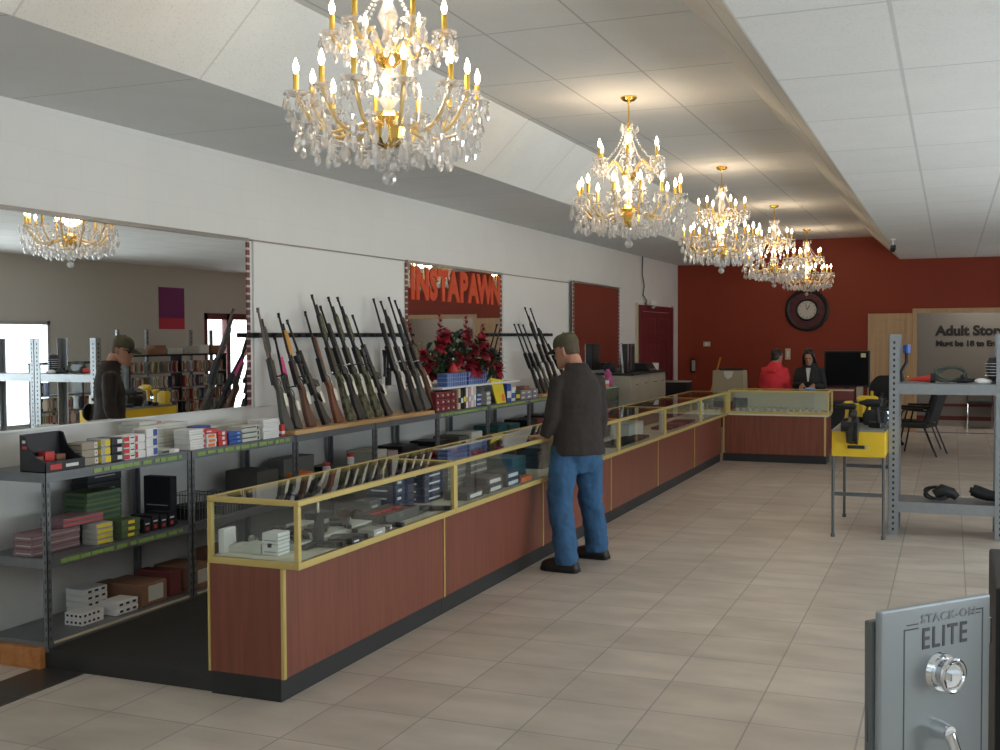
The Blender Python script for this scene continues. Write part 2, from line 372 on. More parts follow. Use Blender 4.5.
m = MB(); m.box(XL,XL+.03,17.70,17.79,0,2.26); m.box(XL,XL+.03,20.19,20.3,0,2.26)
struct(m.build('trim_6', mat('cream_trim', (.60,.50,.34), .6)))

# ================================================================== LEFT WALL: panels, mirrors
panel_m = mat('white_wall_panel', (.78,.77,.75), .5, var=.02, vscale=3)
tag((lambda m: (m.box(XL,XL+.018,6.93,9.34,1.20,2.43), m.build('wall_panel', panel_m, bevel=.003))[1])(MB()), 'white wall panel behind the long rifle rack', 'wall panel')
tag((lambda m: (m.box(XL,XL+.018,11.87,14.22,1.20,2.43), m.build('wall_panel', panel_m, bevel=.003))[1])(MB()), 'white wall panel behind the man, between lettered mirror and red-reflecting mirror', 'wall panel')
notch = grid_mat('notched_edge', (.16,.03,.04), (.10,.02,.03), (.50,.46,.40), .2, .055, .009, (0,0), axes='XZ', rough=.3, noise=.2, bump=0)
def mirror(y0, y1, z0, z1, label):
    t = thing('wall_mirror', label, 'mirror', (XL, (y0+y1)/2, z0)); L = (y1-y0)/2; H = z1-z0
    m = MB(); m.box(.004,.014,-L,L,0,H); m.build('mirror_glass', mirror_m, t)
    m = MB(); m.box(0,.03,-L,L,H,H+.026); m.build('top_rail', mat('dark_alu', (.28,.27,.26), .35, metal=.6), t)
    m = MB(); m.box(0,.026,-L,L,-.012,0); m.build('bottom_rail', mat('pale_alu', (.7,.7,.68), .35, metal=.4), t)
    for s in (-1,1):
        m = MB(); m.box(.0,.02,s*L-.018,s*L+.018,0,H); m.build('notched_edge_strip', notch, t)
    return t
mirror(2.6, 6.86, 1.215, 2.42, 'large frameless wall mirror at far left reflecting the man in the cap')
mm = mirror(9.42, 11.80, 1.16, 2.42, 'wall mirror with orange lettering across its top behind the red flowers')
m3 = mirror(14.27, 16.68, 1.22, 2.44, 'tall wall mirror reflecting only the red back wall'); m3.rotation_euler = (0,0,math.radians(1.3)); m3.location.x += .028

def text(name, s, size, mt, loc, rot, parent=None, ext=.002, sx=1, sy=1, align='CENTER', bold=0, gap=1):
    cu = bpy.data.curves.new(name, 'FONT'); cu.body = s; cu.size = size; cu.extrude = ext; cu.align_x = align; cu.align_y = 'BOTTOM_BASELINE' if False else 'BOTTOM'
    cu.offset = bold; cu.space_character = gap; cu.resolution_u = 3
    o = bpy.data.objects.new(name, cu); C.objects.link(o)
    me = bpy.data.meshes.new_from_object(o.evaluated_get(bpy.context.evaluated_depsgraph_get()))
    bpy.data.objects.remove(o); me.materials.clear(); me.materials.append(mt); me.name = name
    me.transform(Matrix.Diagonal((sx,sy,1,1)))
    o = bpy.data.objects.new(name, me); C.objects.link(o); o.location = loc; o.rotation_euler = rot
    if parent: o.parent = parent
    return o
m = MB(); m.box(XL,XL+.022,6.90,9.38,2.43,2.442); m.box(XL,XL+.022,11.84,14.22,2.43,2.442); struct(m.build('trim_7', mat('dark_alu', (.28,.27,.26), .35, metal=.6)))
# orange letters stuck across the mirror top
foil = mat('orange_foil', (.60,.055,.010), .5)
t = thing('letter_banner', 'tall orange INSTAPAWN letters across the top of the middle mirror', 'lettering', (XL+.018, 9.47, 2.075))
for i,ch in enumerate('INSTAPAWN'):
    o = text('letter', ch, .30, foil, (0,0,0), (PI/2,0,PI/2), t, sx=1.26, sy=1, bold=.016)
    ys = [v.co.y for v in o.data.vertices]; xs = [v.co.x for v in o.data.vertices]
    for v in o.data.vertices: v.co.y = (v.co.y-min(ys))/(max(ys)-min(ys))*.325; v.co.x -= (min(xs)+max(xs))/2
    o.location = (0, [.08,.29,.54,.77,1.02,1.29,1.54,1.85,2.16][i], 0)

# ================================================================== BACK WALL FITTINGS
def gettop(o): return o
ck = thing('wall_clock', 'round wall clock with wide black ring and pale face on red wall', 'clock', (-2.42,YB-.005,2.17)); 
def ring(name, r0, r1, d, mt, par, n=40):
    m = MB(); R = []
    prof = [(r0,0),(r0,d),((r0+r1)/2,d*1.5),(r1,d),(r1,0)]
    for k in range(n):
        a = 2*PI*k/n; R.append([(r*math.cos(a), -y, r*math.sin(a)) for r,y in prof])
    R.append(R[0]); m.loft(R, False); return m.build(name, mt, par, smooth=True)
ring('outer_ring', .315, .385, .03, black, ck); ring('inner_ring', .165, .20, .03, black, ck)
m = MB(); m.cyl((0,0,0),(0,-.012,0),.32,n=40); m.build('backing', mat('clock_back', (.10,.012,.02), .5), ck)
m = MB(); m.cyl((0,-.012,0),(0,-.02,0),.168,n=40); m.build('clock_face', mat('clock_face', (.62,.60,.55), .5), ck)
m = MB(); m.bar((0,-.025,0),(.05,-.025,.09),.012,.004,(0,1,0)); m.bar((0,-.025,0),(-.03,-.025,.13),.008,.004,(0,1,0))
for k in range(12):
    a = k*PI/6; m.bar((.13*math.cos(a),-.023,.13*math.sin(a)),(.15*math.cos(a),-.023,.15*math.sin(a)),.01,.003,(0,1,0))
m.build('hands_and_marks', black, ck)
m = MB()
for k in range(12):
    a = k*PI/6+.1; m.bar((.20*math.cos(a),-.018,.20*math.sin(a)),(.315*math.cos(a),-.018,.315*math.sin(a)),.012,.01,(0,1,0))
m.build('ring_spokes', black, ck)
def plate(px, py, w, h, label, name='wall_switch', cat='switch', d=.02, mt=None):
    p = onY(px, py, YB-.001); t = thing(name, label, cat, (p.x, YB-.001, p.z))
    m = MB(); m.box(-w/2,w/2,-d,0,-h/2,h/2); m.build('cover_plate', mt or cream, t, bevel=.004)
    m = MB(); m.box(-w/6,w/6,-d-.008,-d,-h/4,h/4); m.build('toggle', whitec, t, bevel=.002); return t
plate(707,344,.13,.09,'small cream thermostat box on red back wall near the left corner','thermostat','thermostat')
plate(788,354,.09,.20,'cream wall phone on red wall above the woman in red','wall_phone','phone',.05)
p = onY(693.5,365.5,YB-.001); t = thing('door_buzzer', 'narrow dark and white box on red back wall above the cabinet', 'wall box', (p.x,YB-.001,p.z))
m = MB(); m.box(-.05,.05,-.04,0,-.13,.13); m.build('casing', black, t, bevel=.01); m = MB(); m.box(-.02,.04,-.046,-.04,-.10,.10); m.build('cover_plate', greyc, t)
# camera box above the red door and its cable
t = thing('wall_sensor', 'small white sensor box above the dark red door', 'sensor', (XL+.05,18.45,2.26))
m = MB(); m.box(0,.09,-.20,.16,-.03,.05); m.build('casing', whitec, t, bevel=.01); m = MB(); m.cyl((.05,-.05,-.03),(.10,-.12,-.06),.03); m.build('sensor_head', greyc, t, smooth=True)
m = MB(); m.tube([(XL+.03,18.05,3.04),(XL+.03,18.03,2.75),(XL+.03,18.16,2.55),(XL+.03,18.08,2.40),(XL+.04,18.28,2.30)],.012,6)
tag(m.build('cable', mat('grey_cable', (.12,.12,.12), .5), smooth=True), 'grey cable running down the white wall to the sensor', 'cable')
# ceiling camera on the right ceiling
p = onZ(891,238,3.04); t = thing('security_camera', 'small dark security camera hanging from the right ceiling', 'camera', (p.x+.02, 16.3, 3.04))
m = MB(); m.cyl((0,0,0),(0,0,-.09),.012); m.cyl((0,0,0),(0,0,-.015),.04); m.build('mount', whitec, t, smooth=True)
m = MB(); m.tube([(0,.09,-.10),(0,-.02,-.13),(0,-.10,-.16)],[.035,.04,.035],12); m.build('camera_body', black, t, smooth=True)
# sign painted on the corridor wall
sm = mat('sign_black', (.03,.03,.03), .6)
t = thing('wall_sign', 'black Adult Store lettering on grey corridor wall', 'sign', (-.262,22.345,1.70))
text('sign_line', 'Adult Store', .245, sm, (0,0,-.045), (PI/2,0,0), t, align='LEFT', bold=.012, sx=1.04)
text('sign_line', 'Must be 18 to Enter', .135, sm, (0,0,-.225), (PI/2,0,0), t, align='LEFT', bold=.008, sx=1.08)
# poster on the right wall, seen in the mirror
t = thing('wall_poster', 'purple poster with red lower band on the taupe wall seen in mirror', 'poster', (XR-.001,17.0,1.88))
m = MB(); m.box(-.004,0,-.37,.37,.21,.78); m.build('purple_sheet', mat('purple_paper', (.22,.04,.17), .6), t)
m = MB(); m.box(-.006,0,-.37,.37,0,.21); m.build('red_sheet', mat('red_paper', (.62,.05,.09), .6), t)
# ================================================================== DISPLAY COUNTERS
lam = wood_mat('reddish_laminate', (.175,.048,.030), (.24,.073,.044), 'Z', .9, .38)
deck_m = mat('case_deck_felt', (.74,.70,.58), .7, var=.05)
plinth_m = mat('black_plinth', (.02,.021,.023), .5, var=.15)
FX, BX, ZT, ZD = -2.80, -3.315, .957, .655
def counter(y0, y1, label, first=False, last=False):
    t = thing('display_counter', label, 'display counter', (-3.13, (y0+y1)/2, 0), group=None)
    O = Vector((-3.13, (y0+y1)/2, 0))
    def L(m, name, mt, **k):
        m.v = [tuple(Vector(p)-O) for p in m.v]; return m.build(name, mt, t, **k)
    by0 = y0-.10 if first else y0; byp = .0
    a, b = y0+.002, y1-.001
    m = MB(); m.box(-3.30,-2.905,a,b,0,.11); L(m,'plinth',plinth_m)
    m = MB(); m.box(-3.31,-2.89,a-.0,b,.11,.633); L(m,'cabinet_body',lam)
    m = MB(); m.box(-2.892,-2.884,a,a+.016,.11,.633)
    if first: m.box(-2.900,-2.886,a-.006,a+.008,.11,.633)
    L(m,'gold_edge_strip',gold)
    if first: m = MB(); m.box(-3.314,-3.302,a-.006,a+.008,.11,.633); L(m,'gold_edge_strip',gold)
    m = MB(); m.box(BX+.01,FX-.01,y0+.01,y1-.002,.634,ZD+.012); L(m,'display_deck',deck_m)
    m = MB(); r = .013
    for x in (FX-r, BX+r):
        m.box(x-r,x+r,y0,y1-.001,.633,.667); m.box(x-r,x+r,y0,y1-.001,ZT-.026,ZT)
        for y in ((y0+r, y1-r) if True else ()): m.box(x-r,x+r,y-r,y+r-.001,.667,ZT-.026)
    for y in ((y0+r,) if not last else (y0+r,y1-r)):
        m.box(BX+2*r,FX-2*r,y-r,y+r,ZT-.026,ZT)
        if first and y == y0+r: m.box(BX+2*r,FX-2*r,y-r,y+r,.633,.667)
    L(m,'gold_frame',gold,bevel=.003)
    m = MB(); m.box(FX-.018,FX-.012,y0+.02,y1-.02,.668,ZT-.026); L(m,'front_glass',pane)
    m = MB(); m.box(BX+.02,FX-.02,y0+.02,y1-.02,ZT-.008,ZT-.002); L(m,'top_glass',pane)
    if first: m = MB(); m.box(BX+.02,FX-.02,y0+.012,y0+.018,.668,ZT-.026); L(m,'end_glass',pane)
    return t
CY = [4.39,6.16,7.95,9.79,11.56,13.38,15.095]
clab = ['nearest display counter, with gold-framed glass end facing the camera','second display counter from the camera, holding stacked gun boxes','display counter the man in the cap stands at','first display counter beyond the man','second display counter beyond the man','farthest display counter of the long row, next to the corner']
for i in range(6): counter(CY[i], CY[i+1], clab[i], i==0, i==5)
t = thing('display_counter', 'display counter across the back, facing the camera in front of the two women', 'display counter', (-2.17,15.35,0))
def Lc(m, name, mt, **k):
    m.v = [tuple(Vector(p)-Vector((-2.17,15.35,0))) for p in m.v]; return m.build(name, mt, t, **k)
m = MB(); m.box(-2.885,-1.52,15.20,15.6,0,.11); Lc(m,'plinth',plinth_m)
m = MB(); m.box(-2.885,-1.50,15.17,15.62,.11,.635); Lc(m,'cabinet_body',lam)
m = MB(); m.box(-1.545,-1.52,15.162,15.17,.11,.635); m.box(-2.88,-2.86,15.162,15.17,.11,.635); Lc(m,'gold_edge_strip',gold)
m = MB(); m.box(-2.80,-1.49,15.12,15.6,.635,.675); Lc(m,'display_deck',deck_m)
m = MB(); r = .014
for y in (15.10,15.60):
    m.box(-2.80,-1.478,y,y+.028,.66,.69); m.box(-2.80,-1.478,y,y+.028,.95,.977)
    for x in (-2.80,-1.506): m.box(x,x+.028,y,y+.028,.69,.95)
m.box(-2.42,-2.405,15.10,15.62,.955,.977)
for x in (-2.80,-1.506): m.box(x,x+.028,15.12,15.61,.95,.977); m.box(x,x+.028,15.12,15.61,.66,.69)
Lc(m,'gold_frame',gold,bevel=.003)
m = MB(); m.box(-2.79,-1.51,15.112,15.118,.69,.95); Lc(m,'front_glass',pane)
m = MB(); m.box(-2.79,-1.51,15.13,15.60,.966,.972); Lc(m,'top_glass',pane)
m = MB(); m.box(-1.496,-1.49,15.13,15.60,.69,.95); Lc(m,'end_glass',pane)
m = MB(); m.box(-2.79,-1.51,15.59,15.60,.69,.95); Lc(m,'rear_panel',mat('pale_rear_panel', (.55,.52,.42), .5))

# ================================================================== SHELVING
def shelf_unit(name, x0, x1, y0, y1, zb, zt, levels, mt, label, strips=(), group=None, axis='Y', postw=.034, shelf_mt=None, holes=True, bh=.05):
    t = thing(name, label, 'shelving', ((x0+x1)/2,(y0+y1)/2,zb), group=group); O = Vector(((x0+x1)/2,(y0+y1)/2,zb))
    def L(m, nm, mm, **k):
        m.v = [tuple(Vector(p)-O) for p in m.v]; return m.build(nm, mm, t, **k)
    for sx in (0,1):
        for sy in (0,1):
            X = (x0,x1)[sx]; Y = (y0,y1)[sy]; dx = 1-2*sx; dy = 1-2*sy; m = MB()
            m.box(X, X+dx*postw, Y, Y+dy*.004, zb, zt); m.box(X, X+dx*.004, Y, Y+dy*postw, zb, zt)
            if holes:
                m.mi = 1; z = zb+.04
                while z < zt-.03:
                    m.box(X+dx*postw*.4, X+dx*postw*.6, Y-dy*.0006, Y+dy*.002, z, z+.022); m.box(X-dx*.0006, X+dx*.002, Y+dy*postw*.4, Y+dy*postw*.6, z, z+.022); z += .05
            L(m,'post',[mt, mat('slot_dark', (.03,.03,.03), .8)])
    for lv in levels:
        m = MB(); m.box(x0+.003,x1-.003,y0+.003,y1-.003,lv-.012,lv)
        m.box(x0+.004,x0+.016,y0+.005,y1-.005,lv-bh,lv-.002); m.box(x1-.016,x1-.004,y0+.005,y1-.005,lv-bh,lv-.002)
        m.box(x0+.016,x1-.016,y0+.004,y0+.014,lv-bh,lv-.002); m.box(x0+.016,x1-.016,y1-.014,y1-.004,lv-bh,lv-.002)
        L(m,'shelf_board',shelf_mt or mt)
    if zb > .05 and y0 < 9:
        m = MB(); m.box(x1-.003,x1+.002,y0+.04,y1-.04,levels[0]-.014,levels[0]); L(m,'pale_edge_strip',cream)
    for (ya,yb_,lv) in strips:
        m = MB(); y = ya
        while y < yb_:
            ln = random.uniform(.04,.10); m.box(x1-.003,x1+.001,y,min(y+ln,yb_),lv-.034+random.uniform(-.002,.002),lv-.014); y += ln+random.uniform(.0,.03)
        L(m,'lime_price_tags',lime)['label'] = 'bright lime price tags'
    return t
SY = [4.40,5.59,6.77,7.95,9.14,10.33,11.52,12.71,13.9]
SXB, SXF, PZ = -4.76, -4.33, .105
slab = ['nearest grey metal shelving bay at left, its open end facing the camera','second grey metal shelving bay, with red, white and blue boxes on top',
 'grey metal shelving bay under the left half of the long rifle row','grey metal shelving bay under the right half of the long rifle row',
 'grey metal shelving bay under the red flowers, just right of the long rifle plank','grey metal shelving bay under the yellow folder',
 'grey metal shelving bay under the short rifle row','grey metal shelving bay hidden mostly behind the man']
strips = [[(4.75,5.5,1.02),(4.5,5.5,.57)],[(5.65,6.70,1.02)],[],[],[(9.2,10.3,1.02)],[(10.4,11.4,1.02)],[(11.55,12.3,1.02)],[]]
for i in range(8):
    shelf_unit('shelving_unit', SXB, SXF, SY[i]+.002, SY[i+1]-.002, PZ, 1.0205, (.135,.57,1.02), dsteel, slab[i], strips[i], postw=.03)

def gun_plank(y0,y1,label):
    m = MB(); m.box(-4.72,-4.315,y0,y1,1.021,1.052); return tag(m.build('plank', plank, bevel=.003), label, 'plank')
gun_plank(6.74,9.04,'long pine plank under the butts of the long rifle row')
gun_plank(11.9,13.3,'short pine plank under the butts of the rifles behind the man')
def rack_bar(y0,y1,label):
    t = thing('rifle_rest', label, 'rifle rest', (-4.74,(y0+y1)/2,1.735)); L=(y1-y0)/2
    m = MB(); m.box(-.01,.02,-L,L,-.018,.018); m.build('rail', blackm, t, bevel=.004)
    pm = MB().box(.02,.05,0,.012,-.012,.012).build('peg', blackm, t); y=-L+.05; pm.location.y = y; y += .115
    while y < L-.02: q = pm.copy(); C.objects.link(q); q.location.y = y; y += .115
    for s in (-.9,.9): m = MB(); m.box(-.045,-.01,s*L-.02,s*L+.02,-.02,.02); m.build('bracket', blackm, t)
    return t
rack_bar(6.80,9.40,'long black rail on the wall that the long rifle row leans on')
rack_bar(11.3,13.4,'black wall rail that the short rifle row leans on')

# ================================================================== RIFLES
camo = bpy.data.materials.new('camouflage'); camo.use_nodes = True
_nt = camo.node_tree; _b = _nt.nodes['Principled BSDF']; _tc = _nt.nodes.new('ShaderNodeTexCoord'); _n = _nt.nodes.new('ShaderNodeTexNoise'); _n.inputs['Scale'].default_value = 22
_c = _nt.nodes.new('ShaderNodeValToRGB'); _c.color_ramp.interpolation = 'CONSTANT'; e = _c.color_ramp.elements
e[0].color = (.03,.035,.02,1); e[1].position = .45; e[1].color = (.10,.10,.055,1); x_ = e.new(.55); x_.color = (.19,.15,.09,1); x_ = e.new(.62); x_.color = (.05,.07,.03,1)
_nt.links.new(_tc.outputs['Object'], _n.inputs[0]); _nt.links.new(_n.outputs[0], _c.inputs[0]); _nt.links.new(_c.outputs[0], _b.inputs[0]); _b.inputs['Roughness'].default_value = .7
walnut = wood_mat('walnut_stock', (.13,.035,.018), (.22,.07,.035), 'Z', 1.2, .3)
blondw = wood_mat('blond_forend', (.62,.30,.06), (.75,.40,.12), 'Z', 1.2, .35)
brwn = wood_mat('brown_stock', (.07,.025,.016), (.13,.05,.028), 'Z', 1.2, .35)
pinkm = mat('pink_plastic', (.75,.08,.28), .4)
greystock = mat('grey_stock', (.075,.075,.07), .5, var=.2, vscale=30)
def gun(mz, bt, kind, label, stockm, fore=None, scope=False, barrelm=None, tag_=True, group=None, name='rifle', Xm=-4.68, Xb=-4.40):
    top = onX(mz[0], mz[1], Xm); 
    b0 = onX(bt[0], bt[1], Xb); b0.z = 1.055
    d = top-b0; Ln = d.length; d.normalize()
    v = Vector((0,1,0)); v = (v - d*d.dot(v)).normalized(); w_ = v.cross(d)   # v towards the trigger side
    root = thing(name, label, 'rifle', b0, group=group)
    root.matrix_world = Matrix(((w_.x,v.x,d.x,b0.x),(w_.y,v.y,d.y,b0.y),(w_.z,v.z,d.z,b0.z),(0,0,0,1)))
    # the butt stands on the plank: push the stock out along -v so heel/toe straddle the contact point
    P = lambda u, vv, t: (t, vv-.03, u)
    s = Ln/1.05 if Ln < .95 else 1.0
    m = MB()
    if kind == 'tac':
        poly = [(0,.0),(0,.115),(.02,.12),(.10,.085),(.22,.06),(.245,.02),(.245,-.0),(.10,-.005)]
        m.prism([(a*s,b*s) for a,b in poly], P, -.018, .018); g = [(.30,.03),(.215,.12),(.255,.14),(.34,.045)]
        m.prism([(a*s,b*s) for a,b in g], P, -.014, .014); m.cyl((0,-.01,.22*s),(0,-.01,.34*s),.014)
        m.build('stock', stockm, root, bevel=.004)
        m = MB(); m.prism([(a*s,b*s) for a,b in [(.30,-.012),(.30,.045),(.50,.05),(.52,.02),(.52,-.015)]], P, -.02,.02)
        m.prism([(a*s,b*s) for a,b in [(.40,.045),(.37,.15),(.43,.155),(.46,.045)]], P, -.012,.012)
        m.build('receiver', gunblack, root, bevel=.003)
        m = MB(); m.tube([(0,-.022,.50*s),(0,-.022,.74*s)],[.027,.024],10); m.build('forend', fore or gunblack, root, smooth=True)
    else:
        poly = [(0,.0),(-.004,.06),(0,.125),(.02,.132),(.16,.095),(.27,.078),(.335,.098),(.37,.09),(.375,.062),(.42,.052),(.60,.05)]
        if kind == 'bolt': poly += [(.80,.042),(.815,.03),(.815,.008),(.40,.008)]
        else: poly += [(.60,.005),(.40,.005)]
        poly += [(.345,.03),(.27,.022),(.12,.0)]
        m.prism([(a*s,b*s) for a,b in poly], P, -.018, .018); m.build('stock', stockm, root, bevel=.007)
        m = MB(); m.prism([(a*s,b*s) for a,b in [(.385,-.012),(.385,.03),(.60,.03),(.62,.015),(.61,-.012)]], P, -.019,.019); m.build('receiver', gunsteel if kind!='pump' else gunblack, root, bevel=.004)
        if kind == 'pump':
            m = MB(); m.tube([(0,-.008,.66*s),(0,-.008,.70*s),(0,-.008,.86*s),(0,-.008,.89*s)],[.018,.025,.024,.018],10); m.build('forend', fore or stockm, root, smooth=True)
            m = MB(); m.cyl((0,-.006,.60*s),(0,-.006,min(.97*s,Ln-.08)),.011,n=8); m.build('magazine_tube', gunblack, root, smooth=True)
        elif fore:
            m = MB(); m.tube([(0,-.012,.60*s),(0,-.012,.80*s)],[.024,.019],10); m.build('forend', fore, root, smooth=True)
        m = MB(); m.cyl((.02,-.01,.45*s),(.055,.01,.45*s),.005); m.ball((.06,.014,.45*s),.010,8,5); m.build('bolt_handle', chrome if kind=='bolt' else gunblack, root, smooth=True)
    m = MB(); m.tube([(0,-.028,.55*s),(0,-.028,Ln-.03),(0,-.028,Ln)],[.011,.0085,.0085],8); m.cyl((0,-.028,Ln-.015),(0,-.028,Ln+.004),.0115,n=8); m.box(-.002,.002,-.05,-.036,Ln-.035,Ln-.02)
    m.build('barrel', barrelm or gunsteel, root, smooth=True)
    m = MB(); c = .405*s; m.tube([(0,.03+.03*math.cos(a)*.9+.003, c+.035*math.sin(a)) for a in [k*PI/6 for k in range(-3,4)]], .004, 6); m.build('trigger_guard', gunblack, root, smooth=True)
    if scope:
        m = MB(); m.tube([(0,-.075,.42*s),(0,-.075,.46*s),(0,-.075,.47*s),(0,-.075,.62*s),(0,-.075,.64*s),(0,-.075,.70*s)],[.022,.022,.014,.014,.026,.026],10)
        for q in (.49,.60): m.box(-.01,.01,-.07,-.035,q*s-.01,q*s+.01)
        m.build('scope', gunblack, root, smooth=True)
    if tag_:
        m = MB(); m.box(.026,.028,.025,.06,.20*s,.31*s); m.tube([(.02,.04,.39*s),(.027,.043,.31*s)],.0015,4); m.build('paper_tag', tagm, root)
    return root
R_ = [
 ((260,309),(286,431),'pump','grey-stocked long gun, leftmost of the long rifle row',greystock,None,False,mat('camo_barrel', (.16,.11,.09), .5, var=.4, vscale=40)),
 ((277,337),(297,430),'carb','short rifle with bright pink forend, second in the long row',gunblack,pinkm,False,None),
 ((280.5,314),(310,429),'pump','pump gun with blond wooden forend and dark brown stock',brwn,blondw,False,None),
 ((289,320),(326,427),'tac','black tactical rifle left of the red-brown walnut rifle',gunblack,None,True,None),
 ((307,312),(338,425),'bolt','red-brown walnut bolt rifle, most reddish of the long row',walnut,None,False,None),
 ((313.6,295),(350,422),'pump','tall camouflage gun just right of the walnut rifle, with orange card',camo,camo,False,None),
 ((322,306),(360,421),'bolt','black-stocked rifle between two camouflage guns, lower muzzle',gunblack,None,False,None),
 ((330,297),(368,419),'pump','camouflage gun left of the rightmost camouflage one',camo,None,False,None),
 ((339,297),(378,418),'pump','rightmost camouflage gun in the long row, broad mottled butt',camo,camo,False,None),
 ((354,315),(388,416),'tac','slim black semi-automatic rifle standing alone in mid row',gunblack,None,True,None),
 ((375,299),(407,412),'bolt','black rifle, first of the right-hand four in the long row',gunblack,None,False,None),
 ((382,301),(418,411),'pump','black pump gun, second of the right-hand four in the long row',gunblack,None,False,None),
 ((390,297),(426,410),'bolt','black rifle, third of the right-hand four in the long row',greystock,None,False,None),
 ((396,300),(434,409),'pump','brown-stocked gun, rightmost of the long rifle row',brwn,brwn,False,None),
 ((515,324),(540,396),'carb','black carbine, leftmost of the short rifle row behind the man',gunblack,None,False,None),
 ((519,324),(545,395),'carb','black carbine, second of the short rifle row behind the man',gunblack,None,False,None),
 ((523.6,324.5),(550,394),'carb','dark carbine with thin barrel, third of the short rifle row',greystock,None,False,None),
 ((525.5,307),(555,393),'pump','tall black gun, tallest and fourth of the short rifle row',gunblack,None,False,None),
 ((531,308),(560,392),'bolt','tall black rifle right of the tallest one in the short row',gunblack,None,False,None),
 ((541,330),(570,391),'bolt','black rifle nearest the man\'s cap, last of the short row',gunblack,None,False,None),
]
for a in R_: gun(a[0],a[1],a[2],a[3],a[4],a[5],a[6],a[7])
# scoped pistol on a white bracket between the slim rifle and the right-hand four
p = onX(386,372,-4.72); t = thing('scoped_pistol', 'long scoped black pistol standing muzzle up on a small white wall bracket', 'pistol', (p.x,p.y,p.z-.12))
m = MB(); m.cyl((.02,0,.10),(.02,-.01,.38),.010); m.box(.0,.04,-.02,.03,.0,.16); m.build('pistol_body', gunblack, t, bevel=.004)
m = MB(); m.tube([(.02,-.055,.08),(.02,-.055,.12),(.02,-.06,.24),(.02,-.06,.32)],[.02,.014,.014,.024],10); m.box(.01,.03,-.05,-.01,.12,.14); m.build('scope', gunblack, t, smooth=True)
t2 = thing('wall_bracket', 'small white shelf bracket under the scoped pistol', 'bracket', (p.x-.06,p.y,p.z-.12))
m = MB(); m.box(0,.14,-.12,.10,-.025,-.001); m.box(0,.01,-.12,.10,-.12,-.025); m.build('bracket_plate', whitec, t2)

